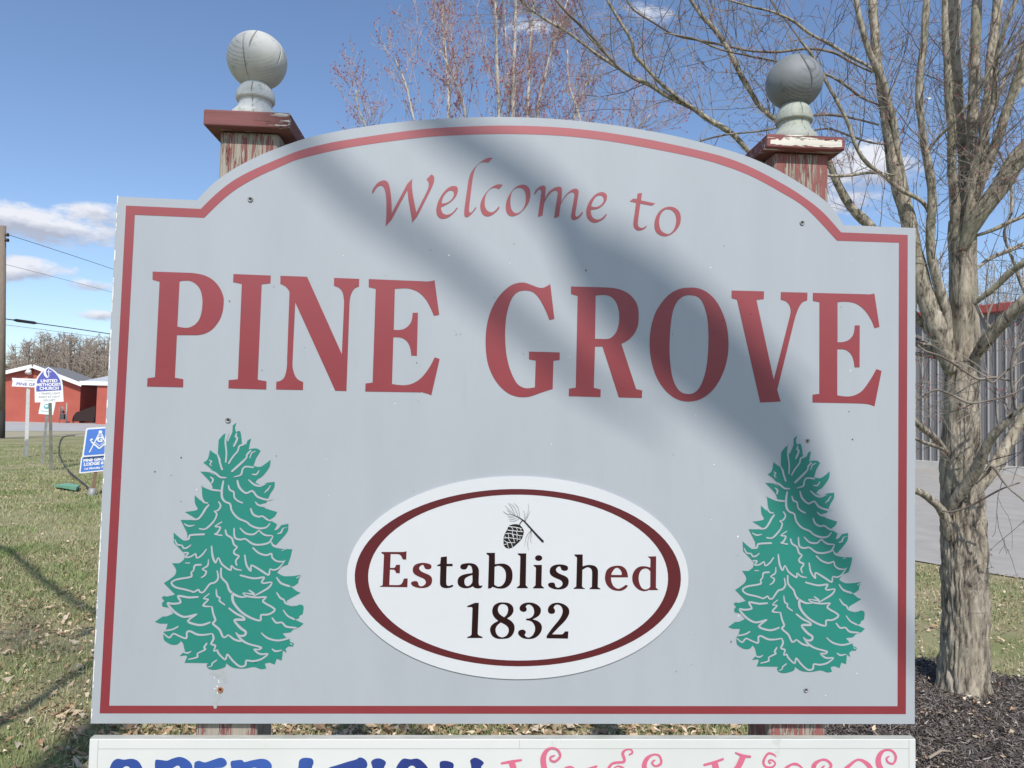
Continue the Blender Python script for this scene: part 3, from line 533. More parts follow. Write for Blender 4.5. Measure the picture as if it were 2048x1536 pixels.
# screws: dished washer head with a slot, some rusty
def screw(px, py, r, m, tilt=.0):
    c = at_y(px, py); mb = MB(); n = 20
    prof = [(r*1.0, -.0004), (r*.95, -.0022), (r*.7, -.0028), (r*.62, -.0016), (r*.42, -.0016), (r*.38, -.0004)]
    vs = [(c[0]+q*math.cos(a), y, c[2]+q*math.sin(a)) for q, y in prof for a in np.arange(n)*2*math.pi/n]
    mb.add(vs, [(i*n+j, i*n+(j+1) % n, (i+1)*n+(j+1) % n, (i+1)*n+j) for i in range(len(prof)-1) for j in range(n)], 0)
    mb.add([(c[0]+r*.40*math.cos(a), -.0006, c[2]+r*.40*math.sin(a)) for a in np.arange(n)*2*math.pi/n], [tuple(range(n))], 1)
    o = mb.build('screw', [m, M_DARK], panel, True); return o
for px, py, r, m in ((501, 399, .0062, M_SCREW), (456.5, 840.5, .0062, M_SCREW), (1604, 446, .0058, M_SCREW), (1615, 881.5, .0048, M_SCREW), (441, 1379.5, .0062, M_RUST), (1611.5, 1380, .0052, M_SCREW)):
    screw(px, py, r, m)
# stain and blistered paint round the rusty screw, flyspecks, chipped edge flakes
M_STAIN = mat('sap_stain', (.33, .35, .345), .7, .3, (.37, .40, .42), 60, 5)
dec = MB()
def splat(cx, cz, rx, rz, mi, y, n=14, j=.35):
    dec.add([(cx+rx*(1+rng.uniform(-j, j))*math.cos(a), y, cz+rz*(1+rng.uniform(-j, j))*math.sin(a)) for a in np.arange(n)*2*math.pi/n], [tuple(range(n))], mi)
for px, py, rx, rz in ((437, 1347, 12, 7), (446, 1360, 7, 9), (434, 1392, 6, 9), (431, 1408, 4, 8)):
    c = at_y(px, py); splat(c[0], c[2], rx*PXM, rz*PXM, 0, -.00035-rng.random()*.0002, 18, .3)
for i in range(7):
    c = at_y(436+rng.normal()*6, 1372+rng.normal()*14); splat(c[0], c[2], .0014, .0017, 2, -.0009, 6)
for i in range(90):
    c = at_y(rng.uniform(260, 1780), rng.uniform(480, 1400)); r = rng.uniform(.0006, .0014) if i > 12 else .0018
    splat(c[0], c[2], r, r*1.2, 1 if rng.random() < .6 else 2, -.0007, 6)
eb, et = at_y(181.5, 1447), at_y(234.3, 393)
for i in range(60):
    t = rng.random()**1.0; c = eb+(et-eb)*t; h = rng.uniform(.003, .028)
    dec.add([(c[0]+.0002, -.00005-1e-6*i, c[2]-h/2), (c[0]+rng.uniform(.0012, .0028), -.0004-1e-6*i, c[2]-h/3), (c[0]+rng.uniform(.0012, .003), -.0004-1e-6*i, c[2]+h/3), (c[0]+.0002, -.00005-1e-6*i, c[2]+h/2)], [(0, 1, 2, 3)], 2)
o = dec.build('paint_chip', [M_STAIN, mat('flyspeck', (.10, .09, .08), .9), M_CHIP], panel); o['kind'] = 'stuff'

# posts, caps, finials
def rings(c, prof, n, name, m, parent, cracks=(), seed=0, sq=0.0):
    """turned piece: profile (r, z) with drying cracks cut into it"""
    V = []; K = []; 
    for i, (r, z) in enumerate(prof):
        for j in range(n):
            a = 2*math.pi*j/n; d = 0; tnt = 1.0
            for (a0, z0, z1, wd, dp, wob) in cracks:
                if z0 < z < z1:
                    ac = a0 + wob*math.sin((z-z0)/(z1-z0)*3.0+a0*3); dd = abs((a-ac+math.pi) % (2*math.pi)-math.pi)*r
                    ww = wd*min(1, 4*min(z-z0, z1-z)/(z1-z0)+.25)
                    if dd < ww: d += dp*(1-dd/ww); tnt = min(tnt, .22+.78*dd/ww)
            nz_ = mnoise.noise(Vector((math.cos(a)*r*14, math.sin(a)*r*14+seed, z*14)))
            rr = r - d + nz_*.0012
            V.append((c[0]+rr*math.cos(a), c[1]+rr*math.sin(a), c[2]+z)); K.append((tnt,)*3)
    F = [(i*n+j, i*n+(j+1) % n, (i+1)*n+(j+1) % n, (i+1)*n+j) for i in range(len(prof)-1) for j in range(n)]
    return npmesh(name, V, F, m, parent, np.array(K), True)
PW = .1397
def post(pxl, pxr, pyref, capL, capR, capTop, capBot, ballc, ballw, neckdat, mats, seed, cracks):
    yf = TH+.001
    a, b = at_y(pxl, pyref, yf), at_y(pxr, pyref, yf); cx = (a[0]+b[0])/2; print('post width', b[0]-a[0])
    wd = (b[0]-a[0]); hw = wd/2; cy = yf+hw
    ca, cb = at_y(capL, capBot, yf-.03), at_y(capR, capBot, yf-.03); cw = (cb[0]-ca[0])/2; ccx = (ca[0]+cb[0])/2
    zb = (ca[2]+cb[2])/2; zt = at_y((capL+capR)/2, capTop, cy-cw)[2]; print('cap', cw*2, 'ccx-cx', ccx-cx, 'z', zb, zt, 'cy-cw', cy-cw)
    mb = MB(); mb.box((cx-hw, yf, -.3), (cx+hw, yf+wd, zb-.0005)); p = mb.build('post', mats[0], sign); bevel(p, .009, 3)
    mb = MB(); z0, z1 = zb, zt
    x0, x1, y0, y1 = ccx-cw, ccx+cw, cy-cw, cy+cw
    mb.box((x0, y0, z0), (x1, y1, z1)); 
    cp = mb.build('post_cap', [mats[1]], p); bevel(cp, .004, 3)
    return p, cp, cx, cy, ccx, z1, cw
def ballprof(R1, zc, n=70, flat=.06):
    P = []
    for i in range(n+1):
        t = -math.pi/2 + math.pi*i/n; P.append((max(.0004, R1*math.cos(t)), zc + R1*.965*math.sin(t)))
    return P
for side in (0, 1):
    if side == 0:
        p, cp, cx, cy, ccx, zt, cw = post(437, 557, 330, 405, 579, 221, 253, None, None, None, (M_POST_L, M_CAP_L), 1, None)
        bx, by_, bw = 514.5, 122, 115; neckpx = (512, 215)
    else:
        p, cp, cx, cy, ccx, zt, cw = post(1547.5, 1658, 340, 1535, 1692, 270, 296, None, None, None, (M_POST_R, M_CAP_R), 2, None)
        bx, by_, bw = 1588.5, 165, 109; neckpx = (1590, 262)
    bc = at_y(bx, by_, cy); dist = np.linalg.norm(bc-CAM); Rb = bw/2/FOC*(MC.T @ (bc-CAM))[2]*-1
    print('ball', bc, Rb, 'ccx', ccx, 'zt', zt)
    zc = bc[2]; nz0 = zt-.0005
    fx, fy = bc[0], cy
    mb = None
    H = zc-Rb*.93-nz0                          # neck height from cap to ball
    prof = [(.001, 0), (.055, 0), (.0555, H*.20), (.053, H*.29), (.0455, H*.37), (.040, H*.45), (.0375, H*.54), (.0375, H*.615), (.0425, H*.62), (.0445, H*.65), (.0445, H*.72), (.042, H*.84), (.036, H*.96), (.028, H*1.06), (.001, H*1.08)]
    pp = []
    for i in range(len(prof)-1):
        for k_ in range(4): t = k_/4; pp.append((prof[i][0]*(1-t)+prof[i+1][0]*t, prof[i][1]*(1-t)+prof[i+1][1]*t))
    pp.append(prof[-1])
    F0 = -math.pi/2                            # towards the viewer
    rings((fx, fy, nz0), pp, 120, 'finial_neck', (M_NECK_L, M_NECK_R)[side], cp, [(F0+.15, .0, H, .0012, .003, .1)], side)
    ck = [(F0-.28, Rb*.1, Rb*1.9, .0016, .006, .10), (F0+.10, Rb*.9, Rb*1.96, .0018, .006, -.10), (F0+1.15, Rb*.6, Rb*1.7, .0012, .004, .1)] if side == 0 else \
         [(F0+.12, Rb*.35, Rb*1.85, .0020, .007, .22), (F0+.62, Rb*1.2, Rb*1.93, .0010, .003, .1), (F0+1.05, Rb*.3, Rb*1.6, .0014, .004, .05), (F0-2.4, Rb*.5, Rb*1.5, .002, .006, .1)]
    rings((fx, fy, zc-Rb*.965), [(r, z+Rb*.965) for r, z in ballprof(Rb, 0)], 300, 'finial_ball', (M_BALL_L, M_BALL_R)[side], cp, ck, side+5)
# bare weathered face on the right cap's front edge (paint gone down to white primer)
    if side == 1:
        zb_ = at_y(1613, 296, cy-cw)[2]
        mb = MB(); yf = cy-cw-.0006; n = 60; top = []; bot = []
        xs = np.linspace(ccx-cw+.008, ccx+cw-.008, n); hgt = zt-zb_
        for i, x in enumerate(xs):
            top.append((x, yf, zt-.008-.006*max(0, mnoise.noise(Vector((x*150, 1.3, 0)))+.3+.5*mnoise.noise(Vector((x*40, 4, 0))))-(.004 if x < ccx-cw*.6 else 0))); bot.append((x, yf, zb_+.0035+.004*max(0, mnoise.noise(Vector((x*80, 7.3, 0)))+.1)))
        mb.add(bot+top, [(i, i+1, n+i+1, n+i) for i in range(n-1)]); mb.build('bare_wood_patch', M_CAP_BARE, cp)

# ------------------------------------------------------------------ lower board
YB = -.004; BT = .02
bl_, br_ = at_y(178.5, 1480, YB), at_y(1832, 1479, YB); zt_ = (at_y(600, 1477.5, YB)[2]+at_y(1400, 1476, YB)[2])/2
BBot = zt_-.36
board = empty('event_board', ((bl_[0]+br_[0])/2, YB+BT/2, BBot))
tag(board, 'long white board with blue and pink lettering fixed to the posts below the arched panel', 'sign')
mb = MB(); mb.box((bl_[0], YB-.0, BBot), (br_[0], TH+.0005, zt_-.0008)); mb.m[1] = 1
bb = mb.build('board_panel', [M_BOARD, M_BOARDTOP], board); bevel(bb, .0025, 2)
mb = MB(); mb.box((bl_[0]+.002, YB+.001, zt_-.0007), (br_[0]-.002, TH, zt_)); mb.build('board_top_edge', M_BOARDTOP, board)
# thin grooves of the applied trim
ga, gb = at_y(196, 1497.5, YB), at_y(1818, 1496.5, YB)
M_GROOVE = mat('groove_shadow_line', (.40, .41, .38), .9)
mb = MB()
mb.box((ga[0], YB-.0004, ga[2]-.0006), (gb[0], YB-.0001, ga[2]+.0006)); mb.box((ga[0]-.0005, YB-.0004, BBot+.01), (ga[0]+.0005, YB-.0001, zt_-.003)); mb.box((gb[0]-.0005, YB-.0004, BBot+.01), (gb[0]+.0005, YB-.0001, zt_-.003))
sp_ = at_y(1039, 1490, YB); mb.box((sp_[0]-.0005, YB-.0004, ga[2]+.001), (sp_[0]+.0005, YB-.0001, zt_-.003))
mb.build('trim_groove', M_GROOVE, board)
YOFF = YB
def poly(px): return [np.array(q) for q in spline([a[:2] for a in px], [True]*len(px), True, 5)]
SB = 420/2048
def bd(o, s, m, *l): decal('letter', [outline(a, o, s) for a in l], m, board, YB-.0004)
bd((170,1460), SB, M_BLUE, '240,375~ 270,310~ 315,280~ 380,288~ 460,280~ 520,305~ 560,370~ 585,470~ 570,600~ 500,690~ 400,715~ 290,690~ 215,600~ 205,480~', '370,370~ 405,352~ 440,370~ 465,460~ 455,560~ 400,610~ 345,560~ 330,460~')
bd((170,1460), SB, M_BLUE, '685,300~ 740,292~ 800,298~ 860,275~ 930,262~ 1000,290~ 1045,345~ 1040,420~ 980,500~ 880,540~ 800,540~ 790,700~ 740,715~ 690,690~ 690,500~', '860,368~ 905,345~ 930,370~ 915,430~ 860,455~ 810,450~ 815,400~')
bd((170,1460), SB, M_BLUE, '1068,325~ 1110,300~ 1170,315~ 1250,290~ 1320,270~ 1365,285~ 1383,330~ 1340,365~ 1260,372~ 1200,400~ 1290,430~ 1300,480~ 1200,500~ 1190,600~ 1340,600~ 1350,670~ 1230,710~ 1090,700~ 1070,500~')
bd((170,1460), SB, M_BLUE, '1420,315~ 1470,295~ 1530,292~ 1555,312~ 1640,292~ 1730,280~ 1790,300~ 1822,350~ 1800,430~ 1730,480~ 1800,620~ 1810,700~ 1740,700~ 1640,540~ 1560,540~ 1550,700~ 1470,710~ 1430,650~ 1440,450~', '1600,380~ 1660,365~ 1690,390~ 1660,440~ 1580,460~ 1570,410~')
bd((580,1460), SB, M_BLUE, '90,300~ 120,275~ 160,270~ 215,280~ 230,320~ 215,370~ 260,560~ 280,690~ 210,715~ 180,600~ 110,600~ 60,700~ 0,690~ 20,560~ 80,370~', '110,520~ 130,440~ 165,520~')
bd((580,1460), SB, M_BLUE, '380,368~ 450,345~ 560,310~ 640,288~ 685,266~ 735,290~ 755,335~ 735,375~ 640,410~ 600,420~ 600,700~ 520,712~ 500,640~ 505,440~ 400,460~ 340,420~')
bd((580,1460), SB, M_BLUE, '792,310~ 830,280~ 880,278~ 925,300~ 935,325~ 915,375~ 920,560~ 930,690~ 850,710~ 805,680~ 810,500~ 805,370~')
bd((580,1460), SB, M_BLUE, '1035,370~ 1070,310~ 1110,278~ 1175,285~ 1240,278~ 1290,305~ 1345,370~ 1370,470~ 1350,600~ 1290,690~ 1190,715~ 1090,690~ 1020,600~ 1010,480~', '1150,370~ 1190,345~ 1225,370~ 1250,460~ 1240,560~ 1190,610~ 1135,560~ 1120,460~')
bd((580,1460), SB, M_BLUE, '1460,320~ 1500,300~ 1560,308~ 1597,335~ 1597,400~ 1740,540~ 1768,400~ 1765,340~ 1758,295~ 1800,270~ 1850,285~ 1890,320~ 1865,360~ 1860,500~ 1850,700~ 1770,712~ 1600,540~ 1590,690~ 1500,712~ 1460,650~ 1470,450~')
def curl(o, s, pts, wid=1.0):
    q = [tuple(map(float, a.split(','))) for a in pts.split()]
    P = spline([a[:2] for a in q], [True]*len(q), False, 5)*s+np.array(o); ww = spline([(a[2], 0) for a in q], [True]*len(q), False, 5)[:, 0]
    mb = MB(); ribbon(mb, [plane2(a) for a in P], ww*s*PXM*wid, YB-.0004); return mb
def curls(o, s, *ptss):
    big = MB()
    for i, pts in enumerate(ptss):
        m_ = curl(o, s, pts); m_.v = [(v[0], v[1]-i*.0007, v[2]) for v in m_.v]; big.add(m_.v, m_.f)
    big.build('letter', M_PINK, board)
curls((990,1460), SB, '65,325,22 160,308,28 255,292,20', '165,320,60 190,420,60 200,560,60 190,700,60', '580,245,12 540,262,18 545,290,20 590,300,20 635,250,24 610,190,22 555,172,20 500,200,36 470,270,54 480,370,54 510,520,56 500,700,56', '200,520,24 350,490,24 500,520,24')
curls((990,1460), SB, '630,420,40 640,560,50 720,680,40 820,640,30', '690,372,30 730,365,36 760,372,30', '850,400,30 990,348,14 930,400,40 900,560,50 920,690,40')
curls((990,1460), SB, '1310,240,18 1340,220,20 1325,190,16 1285,190,16 1245,225,30 1260,305,26 1160,320,24 1110,370,30 1090,480,50 1180,560,40 1270,480,36 1255,380,24 1200,352,16 1150,380,12', '1270,500,36 1260,640,40 1150,720,30 1060,660,20')
curls((990,1460), SB, '1555,295,18 1530,320,20 1565,352,20 1620,320,26 1600,250,22 1540,240,20 1480,280,40 1455,360,50 1500,460,50 1560,560,50 1500,680,40 1400,640,20')
S9 = 440/2048
curls((1400,1460), S9, '40,325,24 130,300,24 212,270,22', '140,320,60 160,450,60 170,700,60', '330,208,14 400,235,22 465,243,20', '395,250,56 350,340,54 260,450,46 180,500,40', '240,470,50 340,600,50 440,700,50')
curls((1400,1460), S9, '708,250,8 680,225,20 630,220,22 590,290,24 610,340,22 670,345,20 700,310,16 670,280,18 640,285,18 650,310,14 662,300,10', '650,420,40 655,560,44 660,700,44')
curls((1400,1460), S9, '960,360,14 900,318,26 840,325,22 790,380,40 830,480,50 920,560,50 880,680,40 780,650,20')
curls((1400,1460), S9, '1155,335,16 1135,355,20 1180,372,20 1220,330,28 1180,282,24 1120,280,22 1060,330,44 1070,430,50 1160,540,50 1120,680,40 1010,650,20')
curls((1400,1460), S9, '1340,500,30 1480,480,24 1600,420,26 1570,330,44 1480,275,22 1400,320,30 1340,400,50 1360,560,50 1460,660,40 1580,620,20')
curls((1400,1460), S9, '1760,245,12 1735,265,20 1750,300,20 1800,310,20 1822,250,26 1790,195,22 1730,185,20 1675,225,44 1660,310,54 1720,430,54 1780,540,50 1720,680,40 1600,650,20')
YOFF = 0.0
# ------------------------------------------------------------------ ground
M_LAWN = mat('lawn_soil', (.23, .24, .115), .95, .1, (.33, .285, .18), 1.3, 8, .35, .65, col3=(.20, .215, .095), scale3=.45, lo3=.48, hi3=.6, bump=.6, bscale=30, bdist=.02)
M_DIRT = mat('dirt', (.27, .22, .16), .95, .1, (.20, .16, .115), 5, 8, bump=.5, bscale=40)
M_MULCH = mat('mulch_soil', (.11, .095, .083), .95, .1, (.165, .148, .13), 14, 9, .35, .65, bump=.8, bscale=60, bdist=.02)
M_ASPH = mat('old_asphalt', (.37, .35, .315), .9, .25, (.31, .295, .27), 2.0, 9, .35, .65, col3=(.45, .43, .39), scale3=60, lo3=.55, hi3=.7, stretch=(1, 1, 1), bump=.15, bscale=120)
M_ROAD = mat('grey_road', (.36, .355, .35), .9, .25, (.42, .415, .40), .6, 6)
n1, n2 = at_g(1832, 1124), at_g(2048, 1160); dv = (n2-n1)/np.linalg.norm(n2-n1)
dnorm = np.array([-dv[1], dv[0]]); dnorm = dnorm if dnorm[1] > 0 else -dnorm
def hgt(x, y):
    q = (x-n1[0])*dnorm[0]+(y-n1[1])*dnorm[1]
    if q > .12: return .002
    k = min(1, max(.15, -q/1.2))
    return k*_h(x, y)
def _h(x, y):
    return .03*mnoise.noise(Vector((x*.35, y*.35, 0))) + .012*mnoise.noise(Vector((x*1.7, y*1.7, 5)))
# fine near patch plus an outer sheet to the horizon
xs = np.concatenate([[-900, -400, -200, -100, -50, -30, -20], np.arange(-14, 14.01, .25), [20, 30, 50, 100, 200, 400, 900]])
ys = np.concatenate([[-900, -300, -100, -40, -20], np.arange(-12, 22.01, .25), [26, 32, 40, 60, 90, 140, 220, 400, 900]])
V = [(x, y, hgt(x, y) if (abs(x) < 14 and -12 < y < 22) else 0) for y in ys for x in xs]; nx = len(xs)
F = [(j*nx+i, j*nx+i+1, (j+1)*nx+i+1, (j+1)*nx+i) for j in range(len(ys)-1) for i in range(nx-1)]
lawn = npmesh('ground', V, F, M_LAWN, None, None, True); tag(lawn, 'green and tan spring lawn around the welcome sign', kind='structure')
def sheet(name, pts, z, m, label, zf=None, sub=0):
    bm = bmesh.new(); f = bm.faces.new([bm.verts.new((p[0], p[1], z)) for p in pts]); bmesh.ops.triangulate(bm, faces=[f])
    me = bpy.data.meshes.new(name); bm.to_mesh(me); bm.free(); o = link(name, me, m); tag(o, label, kind='structure'); return o
gp = lambda px, py: tuple(at_g(px, py)[:2])
# driveway on the right: near edge runs past the tree, far edge at the building
e1 = n1-dv*5.5; e2 = n1+dv*30
jag = [tuple((e1+(e2-e1)*t)[:2]+np.array([0, .05*mnoise.noise(Vector((t*60, 0, 0)))+.03*mnoise.noise(Vector((t*300, 2, 0)))])) for t in np.linspace(0, 1, 260)]
sheet('driveway', jag + [(60, 36), (-3, 46)], .016, M_ASPH, 'grey asphalt driveway between the maple and the metal building')
sheet('road', [gp(-700, 862.5), gp(230, 862.8), (-1, 42), (10, 42), (10, 100), gp(-700, 826)], .02, M_ROAD, 'grey road and parking apron in front of the red building')
sheet('road_verge', [gp(-700, 878), gp(0, 878), gp(120, 873), gp(230, 875), gp(236, 863), gp(-700, 862.6)], .014, mat('verge', (.38, .335, .25), .95, .1, (.32, .30, .19), 3, 6), 'tan gravelly road verge with thin dry grass')
# mulch bed around maple and sign
TB = at_g(1929, 1398)                           # foot of the maple
def mulch_r(a): return 1.0
MPTS = [gp(2600, 1450), gp(2200, 1352), gp(2048, 1362), gp(1975, 1350), gp(1900, 1336), gp(1832, 1330), gp(1700, 1360), gp(1560, 1440), gp(1500, 1520), (.45, 1.0), (.9, -1.2), (3.4, -1.2), (5.0, .4)]
MP = spline([p[:2] for p in MPTS], [True]*len(MPTS), True, 8)
def inpoly(x, y, P):
    c = False; j = len(P)-1
    for i in range(len(P)):
        if (P[i][1] > y) != (P[j][1] > y) and x < (P[j][0]-P[i][0])*(y-P[i][1])/(P[j][1]-P[i][1])+P[i][0]: c = not c
        j = i
    return c
def gridpatch(P, step, z0, name, m, edge=.25):
    x0, y0 = P.min(0); x1, y1 = P.max(0); vs = {}; V = []; F = []
    def vid(i, j):
        if (i, j) not in vs:
            x, y = x0+i*step, y0+j*step; vs[(i, j)] = len(V); V.append((x, y, hgt(x, y)+z0+.02*mnoise.noise(Vector((x*9, y*9, 1)))))
        return vs[(i, j)]
    for i in range(int((x1-x0)/step)+1):
        for j in range(int((y1-y0)/step)+1):
            cx, cy = x0+(i+.5)*step, y0+(j+.5)*step
            if inpoly(cx+.06*mnoise.noise(Vector((cx*6, cy*6, 3))), cy+.06*mnoise.noise(Vector((cx*6, cy*6, 9))), P): F.append((vid(i, j), vid(i+1, j), vid(i+1, j+1), vid(i, j+1)))
    return npmesh(name, V, F, m, None, None, True)
mulch = gridpatch(MP, .045, .028, 'mulch_bed', M_MULCH); tag(mulch, 'dark brown mulch bed around the maple trunk', kind='structure')

# scatter: grass blades, fallen leaves, mulch chips
CF = MC @ np.array([0, 0, -1.]); CF[2] = 0; CF /= np.linalg.norm(CF); CR = np.array([CF[1], -CF[0], 0])
def wedge(n, d0, d1, l0, l1, p=1.0):
    """n ground points between two depths, lateral position l*depth"""
    d = (d0**(2*p)+(d1**(2*p)-d0**(2*p))*rng.random(n))**(1/(2*p)); l = (l0+(l1-l0)*rng.random(n))*d
    P = CAM[None, :]*[1, 1, 0] + d[:, None]*CF + l[:, None]*CR; return P[:, 0], P[:, 1], d
def hv(x, y): return np.array([hgt(a, b) for a, b in zip(x, y)])
def in_mulch(x, y): return np.array([inpoly(a, b, MP) for a, b in zip(x, y)])
def on_drive(x, y): return (x-n1[0])*dnorm[0]+(y-n1[1])*dnorm[1] > .04
def nse(x, y, s, o): return np.array([mnoise.noise(Vector((a*s, b*s, o))) for a, b in zip(x, y)])
def lerp3(a, b, t): return np.array(a)[None]*(1-t[:, None])+np.array(b)[None]*t[:, None]
def grass():
    parts = [wedge(60000, 2.9, 9, -.80, -.42), wedge(46000, 8, 30, -.80, -.42, .75), wedge(34000, 7, 17, -.80, -.42), wedge(34000, 3.2, 4.6, -.46, .45), wedge(16000, 4.4, 8.6, .40, .80), wedge(9000, 5, 9, -.4, .4)]
    x = np.concatenate([p[0] for p in parts]); y = np.concatenate([p[1] for p in parts]); d = np.concatenate([p[2] for p in parts])
    q = nse(x, y, .9, 4)+.5*nse(x, y, 3.1, 8)
    keep = (~on_drive(x, y)) & (rng.random(len(x)) < np.clip(.72+q*1.1, .12, 1)); x, y, d, q = x[keep], y[keep], d[keep], q[keep]
    im = in_mulch(x, y); keep = ~im | (rng.random(len(x)) < .035); x, y, d, q = x[keep], y[keep], d[keep], q[keep]
    z = hv(x, y)+.012; n = len(x)
    h = rng.uniform(.018, .055, n)*(1+.35*q); a = rng.random(n)*2*math.pi; w_ = rng.uniform(.0013, .0028, n)*np.clip(d/4.5, 1, 3.2)
    lean = rng.uniform(.2, 1.1, n)*h; la = rng.random(n)*2*math.pi
    B = np.stack([x, y, z-.012], 1); W = np.stack([np.cos(a)*w_, np.sin(a)*w_, 0*a], 1); Ld = np.stack([np.cos(la)*lean, np.sin(la)*lean, 0*la], 1); U = np.array([[0, 0, 1.]])
    M_ = B+Ld*.35+U*(h*.62)[:, None]; T = B+Ld+U*h[:, None]
    V = np.stack([B-W, B+W, M_+W*.7, M_-W*.7, T], 1).reshape(-1, 3)
    i = np.arange(n)*5; F = np.concatenate([np.stack([i, i+1, i+2], 1), np.stack([i, i+2, i+3], 1), np.stack([i+3, i+2, i+4], 1)])
    t = np.clip(.45+q*.9+rng.normal(0, .28, n), 0, 1)
    col = lerp3((.41, .365, .22), (.20, .262, .098), t)*rng.uniform(.75, 1.25, (n, 1)); col = np.repeat(col, 5, 0)
    m = mat('grass_blades', (.2, .25, .1), .7, .25, attr='tint'); m.node_tree.nodes['Principled BSDF'].inputs['Subsurface Weight'].default_value = 0
    o = npmesh('grass', V, F, m, None, col); tag(o, 'short green and straw coloured grass blades of the lawn', kind='stuff')
grass()
def litter(name, label, sets, size, cols, lob, curl_, m_name, mulch_only=None, zadd=.015):
    x = np.concatenate([p[0] for p in sets]); y = np.concatenate([p[1] for p in sets]); d = np.concatenate([p[2] for p in sets])
    keep = ~on_drive(x, y)
    x, y, d = x[keep], y[keep], d[keep]
    if mulch_only is not None:
        im = in_mulch(x, y); keep = im if mulch_only else ~im | (rng.random(len(x)) < .25); x, y, d = x[keep], y[keep], d[keep]
    n = len(x); z = hv(x, y)+zadd+rng.uniform(0, .012, n); s = rng.uniform(size[0], size[1], n); a = rng.random(n)*2*math.pi
    k = 8; ang = np.arange(k)*2*math.pi/k; prof = np.array(lob)
    lx = prof[None]*np.cos(ang)[None]*s[:, None]*rng.uniform(.8, 1.15, (n, k)); ly = prof[None]*np.sin(ang)[None]*s[:, None]*rng.uniform(.45, .75, (n, 1))*rng.uniform(.8, 1.2, (n, k))
    cz = curl_*s[:, None]*(np.cos(ang*2)[None]*rng.uniform(-1, 1, (n, 1))+rng.uniform(-.5, .8, (n, k)))
    tx, ty = rng.normal(0, .35, n), rng.normal(0, .35, n)
    cz = cz + lx*tx[:, None] + ly*ty[:, None]
    wx = x[:, None]+lx*np.cos(a)[:, None]-ly*np.sin(a)[:, None]; wy = y[:, None]+lx*np.sin(a)[:, None]+ly*np.cos(a)[:, None]; wz = z[:, None]+cz+curl_*s[:, None]*.6
    V = np.concatenate([np.stack([x, y, z], 1)[:, None], np.stack([wx, wy, wz], 2)], 1).reshape(-1, 3)
    b = np.arange(n)*(k+1); F = np.concatenate([np.stack([b, b+1+j, b+1+(j+1) % k], 1) for j in range(k)])
    c = np.array(cols)[rng.integers(0, len(cols), n)]*rng.uniform(.7, 1.25, (n, 1)); c = np.repeat(c, k+1, 0)
    o = npmesh(name, V, F, mat(m_name, (.4, .3, .2), .8, .2, attr='tint'), None, c); tag(o, label, kind='stuff')
LB = [(.50, .385, .255), (.42, .31, .20), (.56, .45, .31), (.34, .22, .13), (.60, .50, .37), (.38, .24, .15)]
litter('fallen_leaves', 'dry tan oak leaves scattered over the lawn', [wedge(560, 2.9, 6.5, -.8, -.45), wedge(420, 6, 16, -.8, -.42, .8), wedge(1900, 3.2, 4.5, -.50, .35), wedge(260, 3, 4.0, -.60, -.45), wedge(260, 4.4, 8.6, .42, .8)], (.014, .036), LB, (1, .55, .95, .6, 1.0, .55, .9, .6), .28, 'dry_leaf', False)
litter('leaf_fragments', 'small crumbs of dry leaf and thatch between the grass', [wedge(4200, 2.9, 8, -.8, -.45), wedge(2200, 7, 20, -.8, -.42, .8), wedge(6500, 3.2, 4.5, -.47, .45), wedge(2200, 4.4, 8.6, .42, .8)], (.007, .018), LB+[(.24, .17, .11), (.15, .11, .07)], (1, .8, 1, .7, .9, .8, 1, .7), .35, 'leaf_crumb', False, .008)
litter('mulch_chips', 'shredded dark brown mulch chips around the maple', [wedge(42000, 2.7, 5.6, .25, .85), wedge(8000, 3.2, 4.2, .1, .6)], (.006, .022), [(.12, .103, .092), (.17, .148, .132), (.085, .072, .064), (.22, .195, .175), (.145, .13, .12), (.29, .26, .235), (.16, .125, .105)], (1.4, .35, .3, .35, 1.3, .35, .3, .35), .25, 'mulch_chip', True, .035)
litter('bed_leaves', 'pale dry leaf scraps lying on the mulch', [wedge(520, 2.9, 5.4, .3, .85)], (.008, .022), LB+[(.62, .56, .47)], (1, .6, .9, .6, 1, .6, .9, .6), .3, 'bed_leaf', True, .05)
# fallen twigs on the mulch
def stick(p0, p1, r, label):
    a, b = at_g(*p0, .075), at_g(*p1, .075); mid = (a+b)/2+np.array([.01, .015, .012]); mb = MB(); mb.tube([a, mid, b], [r, r*.9, r*.5], 6)
    o = mb.build('fallen_twig', mat('grey_twig', (.30, .25, .19), .9), None, True); o.data.transform(Matrix.Identity(4)); tag(o, label, 'twig', 'twigs lying on the mulch bed'); return o
stick((1858, 1516), (1905, 1503), .007, 'pale broken stick lying on the mulch at the lower right')
stick((1735, 1462), (1760, 1478), .006, 'dark twig on the mulch just below the right end of the panel')

